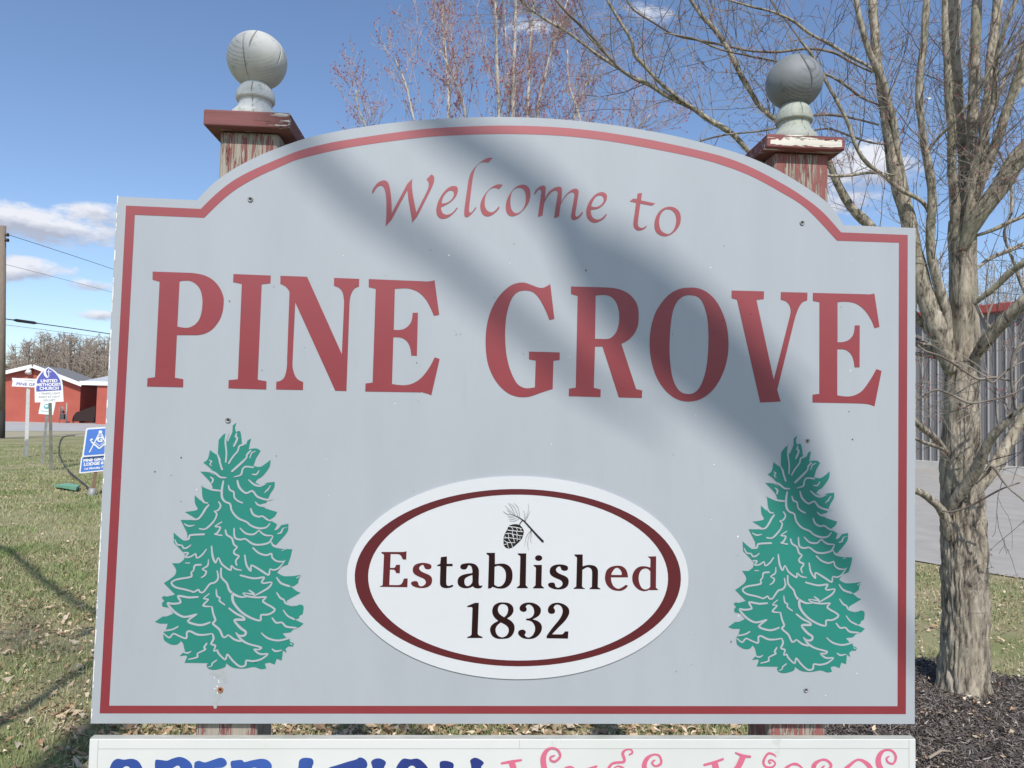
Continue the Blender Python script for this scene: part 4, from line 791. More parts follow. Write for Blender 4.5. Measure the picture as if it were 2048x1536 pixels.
# ------------------------------------------------------------------ utility poles and wires
M_POLE = mat('creosote_pole', (.24, .195, .155), .9, .2, (.16, .13, .105), 5, 6, stretch=(9, 9, .6), bump=.4, bscale=8)
M_POLEB = mat('tarred_pole_foot', (.03, .027, .025), .85)
M_WIRE = mat('black_wire', (.03, .03, .032), .6)
def upole(base, top, r0, r1, label):
    e = empty('utility_pole', tuple(base)); tag(e, label, 'utility pole', 'utility poles beside the road')
    b, t = np.array(base), np.array(top); mb = MB(); f = .13
    mb.tube([b+(t-b)*f, b+(t-b)*.5, t], [r0*.98, (r0+r1)/2, r1], 14); mb.build('shaft', M_POLE, e, True)
    mb = MB(); mb.tube([b-np.array([0, 0, .3]), b+(t-b)*f], [r0*1.02, r0*1.0], 14); mb.build('pole_foot', M_POLEB, e, True)
    for s, z in ((1, .955), (1, .93)):
        q = b+(t-b)*z; mb = MB(); mb.tube([q, q+np.array([.28, -.1, .03])], .03, 8); mb.tube([q+np.array([.28, -.1, -.06]), q+np.array([.28, -.1, .02]), q+np.array([.28, -.1, .1])], [.05, .075, .04], 10); mb.build('insulator', M_POLEB, e, True)
    return b, t
pb = at_g(2.5, 877); D1 = np.dot(pb-CAM, CF); pt = at_d(6, 452, D1)
upole(pb, pt, .16, .13, 'weathered brown utility pole at the left edge of the photograph by the road')
pb2 = at_g(640, 850); D2 = np.dot(pb2-CAM, CF); pt2 = pb2+np.array([0, 0, 9.5])
upole(pb2, pt2, .16, .12, 'utility pole farther along the road behind the welcome sign')
def wire(p, q, sag, r, label, splice=None):
    p, q = np.array(p), np.array(q); pts = [p+(q-p)*t-np.array([0, 0, sag*4*t*(1-t)]) for t in np.linspace(0, 1, 25)]
    mb = MB(); mb.tube(pts, r, 6); o = mb.build('overhead_wire', M_WIRE, None, True); tag(o, label, 'wire')
    if splice:
        a, b = splice; P = lambda t: p+(q-p)*t-np.array([0, 0, sag*4*t*(1-t)])
        mb = MB(); mb.tube([P(a), P(a+.15*(b-a)), P(b-.15*(b-a)), P(b)], [.02, .075, .075, .02], 8); mb.build('splice_case', M_WIRE, o, True)
for (x0, y0), (x1, y1), z2, r, lb, sp in (((12, 468), (225, 521), 9.2, .013, 'thin topmost overhead wire running right from the utility pole', None), ((12, 529), (122, 552), 8.0, .008, 'faint second overhead wire below the topmost one', None),
        ((5, 637), (218, 662), 5.9, .026, 'thick black cable with a splice case on the utility pole', (.012, .045)), ((5, 649), (215, 672), 5.6, .009, 'thin wire just below the thick black cable', None)):
    p = at_d(x0, y0, D1); q = np.array([pb2[0], pb2[1], z2]); t = (x1-x0)/(640-x0)
    Dm = D1*D2/(D2+(D1-D2)*t) if False else None
    # choose the sag so that the wire passes the second pixel
    best = min(np.linspace(-.5, 5, 111), key=lambda s: abs(min([(abs(c_[0]-x1), c_[1]) for c_ in [(lambda w_: (1024+FOC*w_[0]/-w_[2], 768-FOC*w_[1]/-w_[2]))(MC.T @ (p+(q-p)*tt-np.array([0, 0, s*4*tt*(1-tt)])-CAM)) for tt in np.linspace(0, 1, 60)]])[1]-y1))
    wire(p, q, best, r, lb, sp)

# ------------------------------------------------------------------ small roadside signs on the left
M_WHITE = mat('white_sign_face', (.80, .80, .80), .5, .4, (.74, .75, .75), 3, 4)
M_WPOST = mat('white_painted_post', (.74, .74, .73), .6, .4, (.62, .62, .60), 12, 4)
M_GALV = mat('galvanised_post', (.36, .36, .35), .6, .5, (.28, .28, .27), 8, 4, metal=.3)
M_NAVY = mat('navy_sign_blue', (.10, .11, .42), .45, .5)
M_MBLUE = mat('mid_blue_sign', (.075, .20, .60), .4, .5)
M_INK = mat('dark_sign_ink', (.10, .12, .2), .6); M_GINK = mat('grey_sign_ink', (.33, .33, .36), .6)
M_TEAL = mat('teal_print', (.16, .45, .46), .5); M_PURPL = mat('purple_letters', (.16, .12, .38), .5)
def frame(px, py, dep, yaw=0, roll=0):
    """matrix of a sign face: origin at a pixel and depth, local x right, y up, z towards the viewer"""
    o = at_d(px, py, dep); 
    return Matrix.Translation(o.tolist()) @ Matrix.Rotation(R(yaw), 4, 'Z') @ Matrix.Rotation(R(90), 4, 'X') @ Matrix.Rotation(R(roll), 4, 'Z'), o
def plate(M, pts, th, m, name, parent):
    n = len(pts); mb = MB(); vs = [tuple(M @ Vector((x, y, z))) for z in (-th, 0) for x, y in pts]
    mb.add(vs, [tuple(range(n))[::-1], tuple(range(n, 2*n))]+[(i, (i+1) % n, n+(i+1) % n, n+i) for i in range(n)]); return mb.build(name, m, parent)
def Moff(M, x, y, z=.002): return M @ Matrix.Translation((x, y, z))
def gpost(parent, p_top, p_bot, r, m, name='post', sq=True):
    mb = MB(); mb.tube([p_bot-np.array([0, 0, .2]), p_top], r, 4 if sq else 10); return mb.build(name, m, parent, not sq)
# white directional board on a white post
bt = at_g(52.5, 914); Dd = np.dot(bt-CAM, CF); u = Dd/FOC
e = empty('direction_sign', tuple(bt)); tag(e, 'white T-shaped directional sign with faint purple letters on a white post', 'sign')
M, o = frame(55+8, 766, Dd, 4, -1)
M = Matrix.Translation((0, -.06, 0)) @ M
plate(M, [(-34*u, -8.5*u), (36*u, -8.5*u), (36*u, 8.5*u), (-35*u, 8.5*u), (-33*u, 2*u)], .03, M_WHITE, 'sign_board', e)
text('HOSPITAL', 3.6*u, M_GINK, e, Moff(M, 2*u, 4.6*u), sx=1.5)
text('PINE GROVE', 8*u, M_PURPL, e, Moff(M, 2*u, -3.2*u), sx=1.25, bold=.002)
gpost(e, at_d(56.5, 775, Dd), at_d(53.5, 877, Dd), 3.6*u, M_WPOST); gpost(e, at_d(53.5, 877, Dd), bt, 3.8*u, M_GALV, 'post_foot')
# church sign
cb = at_g(104, 941); Dc = np.dot(cb-CAM, CF); u = Dc/FOC
e = empty('church_sign', tuple(cb)); tag(e, 'pointed arch church sign, navy above white, on a leaning grey post', 'sign')
M, o = frame(97.5, 776, Dc, 12, 3.5)
arc = lambda k=1.0: [(-25*k*u, -28*u), (26*k*u, -28*u), (25*k*u, 2*u)] + [tuple(q) for q in spline([(25*k*u, 2*u), (23.5*k*u, 14*u), (19*k*u, 24*u), (11*k*u, 34*u), (0, 42*u*k)], [False, True, True, True, False], False, 4)] + [tuple(q) for q in spline([(0, 42*u*k), (-11*k*u, 34*u), (-19*k*u, 24*u), (-23.5*k*u, 14*u), (-25*k*u, 2*u)], [False, True, True, True, False], False, 4)][1:]
plate(M, arc(), .02, M_WHITE, 'sign_board', e)
A = [(x*.88, y*.955) for x, y in arc() if y > -20*u]; A = [(-22*u, -6.5*u), (22.5*u, -5*u)]+[a for a in A if a[1] > -4*u]
plate(Moff(M, 0, 0, .004), A, .003, M_NAVY, 'blue_field', e)
mb = MB(); Mf = Moff(M, -3*u, 29*u, .006)
fl = [tuple(q) for q in spline([(0, 9*u), (-4.5*u, 5*u), (-5.5*u, -1*u), (-1*u, -8*u), (3*u, -8.5*u), (0, -3*u), (-1.5*u, 2*u)], [False, True, True, True, False, True, True], True, 4)]
plate(Mf, fl, .002, M_WHITE, 'flame_emblem', e)
mb = MB(); mb.box((3.0*u, -7*u, 0), (4.3*u, 8*u, .002), 0, Mf); mb.box((.6*u, 2.6*u, 0), (8.2*u, 3.9*u, .002), 0, Mf); mb.build('cross_emblem', M_WHITE, e)
text('UNITED', 8.2*u, M_WHITE, e, Moff(M, 1*u, 14*u, .006), bold=.004, sx=1.02); text('METHODIST', 8.2*u, M_WHITE, e, Moff(M, .5*u, 6.5*u, .006), bold=.004, sx=.98); text('CHURCH', 8.2*u, M_WHITE, e, Moff(M, 1*u, -1*u, .006), bold=.004, sx=1.0)
text('1 TRAFFIC LIGHT', 5*u, M_GINK, e, Moff(M, 1*u, -11*u, .003), sx=1.0); text('RIGHT AT LIGHT', 5*u, M_GINK, e, Moff(M, 1*u, -17.8*u, .003), sx=1.0); text('ON LEFT', 5*u, M_GINK, e, Moff(M, 1*u, -24.4*u, .003), sx=1.1)
gpost(e, at_d(99, 806, Dc)-np.array([0, -.03, 0]), cb, 3.3*u, mat('grey_green_post', (.22, .22, .18), .7, .3, (.15, .15, .12), 6))
# small notice sign behind the church sign
nb = at_g(83, 928); Dn = np.dot(nb-CAM, CF); u = Dn/FOC
e = empty('notice_sign', tuple(nb)); tag(e, 'small white notice with a teal round emblem behind the church sign', 'sign')
M, o = frame(94, 816, Dn, 2, -4)
plate(M, [(-15*u, -13*u), (13*u, -13*u), (15*u, 13*u), (-13*u, 13*u)], .02, M_WHITE, 'sign_board', e)
plate(Moff(M, -1*u, 3*u, .003), [(5.5*u*math.cos(t), 5.5*u*math.sin(t)) for t in np.arange(16)*math.pi/8], .002, M_TEAL, 'round_emblem', e)
plate(Moff(M, -1.5*u, 4*u, .006), [(3.2*u*math.cos(t), 2.2*u*math.sin(t)) for t in np.arange(12)*math.pi/6], .002, M_WHITE, 'emblem_centre', e)
mb = MB(); [mb.box((-11*u+i*2.1*u, -7.3*u, .002), (-11*u+i*2.1*u+1.4*u, -5.8*u, .004), 0, M) for i in range(10)]; mb.build('print_line', M_TEAL, e)
gpost(e, at_d(93, 828, Dn)+np.array([0, .03, 0]), nb, 2.8*u, M_GALV)
# lodge sign
lb_ = at_g(184, 991); Dl = np.dot(lb_-CAM, CF); u = Dl/FOC
e = empty('lodge_sign', tuple(lb_)); tag(e, 'two-plate blue and white lodge sign on a short brown post beside the panel edge', 'sign')
M, o = frame(199, 883, Dl, 24, 5)
def rrect(w, h, r, n=4, sh=0):
    P = []
    for cx, cy, a0 in ((w-r, h-r, 0), (-w+r, h-r, 90), (-w+r, -h+r, 180), (w-r, -h+r, 270)):
        for i in range(n+1): a = R(a0+90*i/n); x, y = cx+r*math.cos(a), cy+r*math.sin(a); P.append((x+y*sh, y))
    return P
sh = .17; Wp = 27*u
plate(M, rrect(Wp, 28.5*u, 3.5*u, 4, sh), .012, M_WHITE, 'emblem_plate', e); plate(Moff(M, 0, 0, .003), rrect(Wp-2.8*u, 25.5*u, 2.2*u, 4, sh), .002, M_MBLUE, 'blue_field', e)
mb = MB(); Me = Moff(M, .5*u, 0, .005)
def bar(a, b, w0, z):
    a, b = np.array(a)*u, np.array(b)*u; d = (b-a)/np.linalg.norm(b-a); n_ = np.array([-d[1], d[0]])*w0*u/2
    q = [a+n_, a-n_, b-n_, b+n_]; mb.add([tuple(Me @ Vector((p[0]+p[1]*sh*.6, p[1], z))) for p in q], [(0, 1, 2, 3)])
for i, (a, b, w0) in enumerate((((0, 21), (-17, -20), 2.0), ((0, 21), (17, -20), 2.0), ((-15, 1), (0, -14), 2.6), ((15, 1), (0, -14), 2.6), ((-17, 3), (-13, 6.5), 3.4), ((17, 3), (13, 6.5), 3.4), ((-9, 0), (0, -8.5), 1.0), ((9, 0), (0, -8.5), 1.0), ((0, 14), (-7, 2), 1.0), ((0, 14), (7, 2), 1.0))): bar(a, b, w0, .0005*i)
mb.add([tuple(Me @ Vector((3.4*u*math.cos(t)+2*u, 3.4*u*math.sin(t)+19*u, .006))) for t in np.arange(12)*math.pi/6], [tuple(range(12))])
mb.build('square_and_compasses', M_WHITE, e)
text('G', 13*u, M_WHITE, e, Moff(M, .8*u, 3.2*u, .008), bold=.006)
M2, _ = frame(191.5, 927, Dl, 24, 6)
plate(M2, rrect(Wp, 16.5*u, 2*u, 3, sh), .012, M_WHITE, 'name_plate', e); plate(Moff(M2, 0, 0, .003), rrect(Wp-2.2*u, 14*u, 1.5*u, 3, sh), .002, M_MBLUE, 'blue_field', e)
text('PINE GROVE', 8.2*u, M_WHITE, e, Moff(M2, 1*u, 8*u, .006), bold=.004, sx=.98, shear=.16); text('LODGE 645', 8.2*u, M_WHITE, e, Moff(M2, 0*u, 0*u, .006), bold=.004, sx=1.02, shear=.16); text('1st Monday 7:30', 6*u, M_WHITE, e, Moff(M2, -1*u, -8.6*u, .006), bold=.002, sx=1.0, shear=.16)
gpost(e, at_d(190, 940, Dl)+np.array([.0, .03, 0]), lb_, 3.3*u, mat('brown_stake', (.28, .17, .11), .85, .2, (.2, .13, .09), 6)); 
mb = MB(); mb.tube([lb_-np.array([0, 0, .1]), lb_+np.array([0, 0, .13])], [.075, .06], 10); mb.build('post_collar', M_GALV, e, True)
# curved dark line across the lawn, modelled as a thin black tube
cd = [at_g(x, y, .03) for x, y in ((183, 984), (172, 972), (155, 958), (140, 945), (128, 930), (120, 913), (118, 900), (119, 888), (124, 876), (132, 872), (150, 871))]
mb = MB(); mb.tube(spline(cd, [True]*len(cd), False, 5), .022, 7); o = mb.build('ground_line', mat('line_black', (.035, .035, .03), .6), None, True); tag(o, 'dark curved line on the lawn left of the lodge sign', 'cable')
# green panel lying on the grass
ga_ = [at_g(x, y, .05) for x, y in ((107, 973), (135, 969), (160, 973), (152, 981))]
mb = MB(); mb.add([tuple(p) for p in ga_]+[tuple(p+np.array([0, 0, .03+.03*(i == 3)])) for i, p in enumerate(ga_)], [(3, 2, 1, 0), (4, 5, 6, 7), (0, 1, 5, 4), (1, 2, 6, 5), (2, 3, 7, 6), (3, 0, 4, 7)])
o = mb.build('fallen_board', mat('faded_green_board', (.13, .33, .20), .6, .4, (.20, .38, .27), 3)); tag(o, 'faded green board lying flat on the grass left of the lodge sign', 'board')

# ------------------------------------------------------------------ red building on the left
M_REDW = mat('red_block_wall', (.43, .115, .085), .85, .2, (.39, .10, .075), .5, 6, stretch=(1, 1, 2)); M_TRIM = mat('white_trim', (.78, .78, .76), .6); M_ROOF = mat('grey_shingle_roof', (.16, .16, .165), .9, .2, (.22, .22, .22), 6, 5); M_ROOFW = mat('pale_metal_roof', (.50, .51, .53), .6, .3, (.44, .45, .47), 1.5)
DB = 70.0; u = DB/FOC
b0 = at_d(80, 838, DB); base_z = 0.0
def X(px): return at_d(px, 800, DB)[0]
def Z(py, px=80): return at_d(px, py, DB)[2]
yb = at_d(80, 800, DB)[1]; wz = Z(838)
rb = empty('red_building', ((X(0)+X(155))/2, yb, 0)); tag(rb, 'red gabled building with white rake boards behind the church sign', 'building')
x0, xp, x1 = X(-22), X(68), X(158); ze0, zp, ze1 = Z(756, -22), Z(733.5, 68), Z(768, 158)
mb = MB(); dp = 5
prof = [(x0, -.5), (x1, -.5), (x1, ze1), (xp, zp), (x0, ze0)]
mb.add([(x, yb, z) for x, z in prof]+[(x, yb+dp, z) for x, z in prof], [(0, 1, 2, 3, 4), (9, 8, 7, 6, 5), (1, 6, 7, 2), (4, 9, 5, 0)]); mb.build('wall', M_REDW, rb)
def slab(a, b, y0, y1, th, ov=.25):
    a, b = np.array(a), np.array(b); d = (b-a)/np.linalg.norm(b-a); b = b+d*ov; n_ = np.array([-d[1], d[0]]); n_ = n_ if n_[1] > 0 else -n_
    q = [a, b, b+n_*th, a+n_*th]; return [(p[0], y0, p[1]) for p in q]+[(p[0], y1, p[1]) for p in q], [(0, 1, 2, 3), (7, 6, 5, 4), (0, 4, 5, 1), (1, 5, 6, 2), (2, 6, 7, 3), (3, 7, 4, 0)]
for a, b in (((xp, zp), (x0, ze0)), ((xp, zp), (x1, ze1))):
    mb = MB(); mb.add(*slab(a, b, yb-.45, yb+dp+.4, .16)); mb.build('roof', M_ROOF, rb)
    mb = MB(); v, f = slab((a[0], a[1]+.0), (b[0], b[1]), yb-.55, yb-.452, .34, .3); mb.add([(p[0], p[1], p[2]-.14) for p in v], f); mb.build('rake_board', M_TRIM, rb)
mb = MB(); c = (X(60), yb-.25, Z(743)); mb.tube([(c[0], yb, c[2]+.1), (c[0], yb-.3, c[2]+.05), (c[0], yb-.45, c[2]-.22)], [.1, .22, .3], 12); mb.build('wall_lamp', M_TRIM, rb, True)
# wing to the right
rw = empty('red_building_wing', (X(230), yb, 0)); tag(rw, 'low red wing with pale sloping roof at right of the gabled building', 'building')
yw = yb-3.0; X3 = lambda px: at_d(px, 800, DB-3)[0]; xa, xb = X3(156), X(420); zc = at_d(156, 769, DB-3)[2]
mb = MB(); mb.box((xa+.4, yb-.0, -.5), (xb, yb+12, zc+.1)); mb.box((X3(188), yw+.1, -.5), (xb+.01, yb-.002, zc)); mb.build('wall', M_REDW, rw)
mb = MB(); mb.add([(xa, yw, zc), (xb+1, yw, zc), (xb+1, yw, zc+.3), (xa, yw, zc+.3), (X(196), yb+6, zc+1.75), (xb+1, yb+6, zc+1.75)], [(0, 1, 2, 3), (3, 2, 5, 4)]); mb.build('roof', M_ROOFW, rw)
mb = MB(); mb.box((xa-.05, yw-.1, zc-.02), (xb+1, yw-.004, zc+.34)); mb.build('fascia_board', M_TRIM, rw)
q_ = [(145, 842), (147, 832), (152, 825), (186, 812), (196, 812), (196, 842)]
mb = MB(); q3 = [(X(a), Z(b, 165)) for a, b in q_]; n_ = len(q3); mb.add([(x, yb-.06, z) for x, z in q3]+[(x, yb-.004, z) for x, z in q3], [tuple(range(n_)), tuple(range(2*n_-1, n_-1, -1))]+[(i, n_+i, n_+(i+1) % n_, (i+1) % n_) for i in range(n_)]); mb.build('wing_shadow_plate', mat('painted_wing_shadow', (.035, .02, .02), .9), rw)  # black plate painted as the shadow beside the wing, no opening behind it
# gas meter with white post by the corner
gm = empty('gas_meter', (X(145), yb-1.2, 0)); tag(gm, 'dark gas meter with pipes against the red wall by the painted wing shadow', 'meter')
mb = MB(); cx = X(141.5); z0 = 0
mb.box((cx-.28, yb-1.4, .35), (cx+.1, yb-1.1, .85)); mb.box((cx-.2, yb-1.38, .9), (cx+.0, yb-1.12, 1.15)); mb.build('meter_body', mat('meter_grey', (.07, .07, .075), .6), gm)
mb = MB(); mb.tube([(cx-.35, yb-1.25, -.1), (cx-.35, yb-1.25, 1.5), (cx-.1, yb-1.25, 1.5), (cx-.1, yb-1.25, 1.1)], .05, 8); mb.tube([(cx+.25, yb-1.25, -.1), (cx+.25, yb-1.25, 1.9)], .07, 8); mb.build('pipe', M_GALV, gm, True)

# ------------------------------------------------------------------ grey metal building on the right
M_SIDE = mat('grey_metal_siding', (.22, .21, .205), .5, .4, (.185, .177, .173), .8, 5, stretch=(1, 1, .3)); M_RTRIM = mat('red_metal_trim', (.34, .065, .055), .45, .5); M_CONC = mat('pale_concrete_kerb', (.55, .53, .48), .9, .2, (.46, .45, .41), 2)
M_SRIB = mat('light_metal_rib', (.36, .35, .34), .45, .4)
g1, g2 = [np.array([*at_d(1832, 860, 28.8)[:2], 0]), np.array([*at_d(2048, 860, 25.5)[:2], 0])]
dA, dB = np.dot(g1-CAM, CF), np.dot(g2-CAM, CF); gd = (g2-g1)[:2]/np.linalg.norm((g2-g1)[:2])
mbd = empty('metal_building', (float(g1[0]+gd[0]*4), float(g1[1]+gd[1]*4), 0)); tag(mbd, 'long grey ribbed metal building with red eave trim behind the maple', 'building')
H1 = at_d(1832, 632, dA)[2]; H2 = at_d(2048, 609, dB)[2]; print('metal bldg', g1, g2, 'H', H1, H2, 'depths', dA, dB)
gn = np.array([gd[1], -gd[0]]); gn = gn if gn[1] < 0 else -gn      # outward, towards the camera
HH = (H1+H2)/2; kerb = .30; L0, L1 = -9.0, 16.0; pw = .30
ang = math.atan2(gd[1], gd[0]); MM = Matrix.Translation((g1[0], g1[1], 0)) @ Matrix.Rotation(ang, 4, 'Z')      # local x along wall, -y outward
slope = (H2-H1)/np.linalg.norm((g2-g1)[:2])
def Hx(x): return H1+slope*x
mb = MB(); mb.box((L0, .05, -.3), (L1, 12, H1-.3), 0, MM); mb.build('inner_wall', M_SIDE, mbd)
mb = MB(); mb.box((L0-.1, -.12, -.3), (L1+.1, .04, kerb), 0, MM); bevel(mb.build('concrete_kerb', M_CONC, mbd), .015)
mesh0 = None
for i in range(int((L1-L0)/pw)):
    x = L0+i*pw
    if mesh0 is None:
        mb = MB(); hh = 1.0; pr = [(0, 0), (.09, 0), (.095, .012), (.13, .012), (.135, 0), (.205, 0), (.21, .012), (.235, .012), (.24, 0), (.255, 0), (.262, -.05), (.292, -.05), (.2995, 0)]
        n = len(pr); mb.add([(p[0], -.0-(-p[1]) if False else p[1], z) for z in (0, 1) for p in pr], [(j, j+1, n+j+1, n+j) for j in range(n-1)]); mb.m = [1 if 9 <= j <= 11 else 0 for j in range(n-1)]
        mesh0 = mb.mesh('siding_panel'); mesh0.materials.append(M_SIDE); mesh0.materials.append(M_SRIB)
    o = bpy.data.objects.new('siding_panel', mesh0); C.objects.link(o); o.parent = mbd
    z0, z1 = kerb-.02, Hx(x)-.02
    o.matrix_parent_inverse = mbd.matrix_basis.inverted(); o.matrix_basis = MM @ Matrix.Translation((x, 0, z0)) @ Matrix.Diagonal((1, 1, z1-z0, 1))
mb = MB(); hA, hB = Hx(L0), Hx(L1); vs = []
for y0, y1, za, zb2 in ((-.22, .3, -.17, .14),): vs += [(L0-.2, y0, hA+za), (L1+.2, y0, hB+za), (L1+.2, y1, hB+za), (L0-.2, y1, hA+za), (L0-.2, y0, hA+zb2), (L1+.2, y0, hB+zb2), (L1+.2, y1, hB+zb2), (L0-.2, y1, hA+zb2)]
mb.add([tuple(MM @ Vector(q)) for q in vs], [(0,3,2,1),(4,5,6,7),(0,1,5,4),(1,2,6,5),(2,3,7,6),(3,0,4,7)]); bevel(mb.build('eave_trim', M_RTRIM, mbd), .03)
mb = MB(); mb.add([tuple(MM @ Vector(q)) for q in ((L0-.2, .2, hA+.1), (L1+.2, .2, hB+.1), (L1+.2, 12, hB+.6), (L0-.2, 12, hA+.6))], [(0, 1, 2, 3)]); mb.build('roof', mat('dull_roof_metal', (.3, .3, .3), .5), mbd)
mb = MB(); xd = 6.2; mb.tube([tuple(MM @ Vector((xd, -.14, .1))), tuple(MM @ Vector((xd, -.14, Hx(xd)-.2)))], .06, 4); mb.build('downspout', M_SIDE, mbd)
# ------------------------------------------------------------------ trees
def bark_mat(name, c1, c2, c3, c4, rough=.85, sz=1.0, bumpd=.01):
    m = bpy.data.materials.new(name); m.use_nodes = True; t = m.node_tree; b = t.nodes['Principled BSDF']; b.inputs['Roughness'].default_value = rough; b.inputs['Specular IOR Level'].default_value = .2
    tcn = N(t, 'ShaderNodeTexCoord')
    mp1 = N(t, 'ShaderNodeMapping'); L(t, tcn.outputs['Object'], mp1.inputs[0]); mp1.inputs['Scale'].default_value = (26*sz, 26*sz, 8*sz)
    n1 = N(t, 'ShaderNodeTexNoise', inp={2: 1., 3: 8., 4: .68, 8: .5}); L(t, mp1.outputs[0], n1.inputs['Vector'])
    mp2 = N(t, 'ShaderNodeMapping'); L(t, tcn.outputs['Object'], mp2.inputs[0]); mp2.inputs['Scale'].default_value = (3.2, 3.2, 4.5)
    n2 = N(t, 'ShaderNodeTexNoise', inp={2: 1.2, 3: 5., 4: .6}); L(t, mp2.outputs[0], n2.inputs['Vector'])
    a = N(t, 'ShaderNodeMix', data_type='RGBA'); r = N(t, 'ShaderNodeMapRange', inp={1: .36, 2: .60, 3: 0., 4: 1.}); L(t, n1.outputs[0], r.inputs[0]); L(t, r.outputs[0], a.inputs[0]); a.inputs[6].default_value = tuple(c1)+(1,); a.inputs[7].default_value = tuple(c2)+(1,)
    r2 = N(t, 'ShaderNodeMapRange', inp={1: .50, 2: .66, 3: 0., 4: .75}); L(t, n2.outputs[0], r2.inputs[0])
    x = N(t, 'ShaderNodeMix', data_type='RGBA'); L(t, r2.outputs[0], x.inputs[0]); L(t, a.outputs[2], x.inputs[6]); x.inputs[7].default_value = tuple(c3)+(1,)
    n4 = N(t, 'ShaderNodeTexNoise', inp={2: 38., 3: 3., 4: .5}); L(t, tcn.outputs['Object'], n4.inputs['Vector']); r4 = N(t, 'ShaderNodeMapRange', inp={1: .66, 2: .74, 3: 0., 4: .7}); L(t, n4.outputs[0], r4.inputs[0])
    y = N(t, 'ShaderNodeMix', data_type='RGBA'); L(t, r4.outputs[0], y.inputs[0]); L(t, x.outputs[2], y.inputs[6]); y.inputs[7].default_value = tuple(c4)+(1,)
    L(t, y.outputs[2], b.inputs['Base Color'])
    bp = N(t, 'ShaderNodeBump', inp={0: .9, 1: bumpd}); L(t, n1.outputs[0], bp.inputs['Height']); L(t, bp.outputs[0], b.inputs['Normal']); return m
M_BARK = bark_mat('maple_bark', (.06, .05, .038), (.46, .40, .315), (.29, .27, .205), (.52, .50, .44))
M_LIMB = bark_mat('smooth_limb_bark', (.065, .055, .042), (.47, .415, .325), (.26, .25, .17), (.56, .54, .48), sz=1.6, bumpd=.004)
M_TWIG = mat('twig_bark', (.27, .235, .195), .8, .3, (.13, .105, .09), 6, 3)
M_BUD = mat('red_maple_bud', (.46, .12, .145), .6, .3, (.28, .06, .075), 30, 2)
def unit(v): return v/(np.linalg.norm(v)+1e-12)
class Tree:
    def __init__(s): s.tw = MB(); s.buds = []; s.n = 0
    def grow(s, p, d, length, r, lvl, up=.25, wob=.22, kids=(3, 6), budp=.5, shrink=.55, bud_each=1, minr=.0011, flat=None):
        n = max(3, int(4+length*5)); pts = [p]; seg = length/n; dd = unit(d)
        for i in range(n):
            dd = unit(dd + rng.normal(0, wob, 3)*.55 + np.array([0, 0, up*.22])); pts.append(pts[-1]+dd*seg)
        rad = np.linspace(r, max(minr, r*.35), n+1); s.tw.tube(pts, rad, 3 if r < .005 else (4 if r < .012 else 7), 0, False); s.n += 1
        if lvl > 0:
            for k in range(rng.integers(kids[0], kids[1]+1)):
                i = rng.integers(1, n+1); base = unit(pts[i]-pts[i-1]); side = unit(np.cross(base, rng.normal(size=3)))
                s.grow(pts[i], base*rng.uniform(.5, 1.0)+side*rng.uniform(.5, .95)+np.array([0, 0, up]), length*shrink*rng.uniform(.6, 1.2), max(minr, rad[i]*.6), lvl-1, up, wob, kids, budp, shrink, bud_each, minr)
        if rng.random() < budp:
            for q in range(bud_each):
                i = n if q == 0 else rng.integers(1, n+1); s.buds.append(pts[i]+rng.normal(0, .002, 3)*(q > 0))
        return pts
    def budmesh(s, parent, size, cluster=3, name='red_buds', spread=1.4):
        if not s.buds: return
        P = np.repeat(np.array(s.buds), cluster, 0); n = len(P); P = P+rng.normal(0, size*spread, (n, 3)); r = rng.uniform(.55, 1.15, n)*size
        oc = np.array([[1, 0, 0], [-1, 0, 0], [0, 1, 0], [0, -1, 0], [0, 0, 1.35], [0, 0, -1.35]]); V = (P[:, None]+oc[None]*r[:, None, None]).reshape(-1, 3)
        f = np.array([[0, 2, 4], [2, 1, 4], [1, 3, 4], [3, 0, 4], [2, 0, 5], [1, 2, 5], [3, 1, 5], [0, 3, 5]]); F = (np.arange(n)[:, None, None]*6+f[None]).reshape(-1, 3)
        o = npmesh(name, V, F, M_BUD, parent); o['kind'] = 'stuff'; return o
def trace(s, d0, d1, sub=5):
    q = np.array([tuple(map(float, a.split(','))) for a in s.split()]); n = len(q); sm = [True]*n
    P = spline(q[:, :2], sm, False, sub); ww = spline(np.stack([q[:, 2], q[:, 2]*0], 1), sm, False, sub)[:, 0]; t = np.linspace(0, 1, len(P)); dep = d0+(d1-d0)*t
    return np.array([at_d(p[0], p[1], d) for p, d in zip(P, dep)]), ww/2/FOC*dep
tree = empty('maple_tree', tuple(TB)); tag(tree, 'bare maple with forking pale limbs standing in the mulch right of the sign', 'tree')
T = Tree(); DT = float(np.dot(TB-CAM, CF)); print('tree depth', DT)
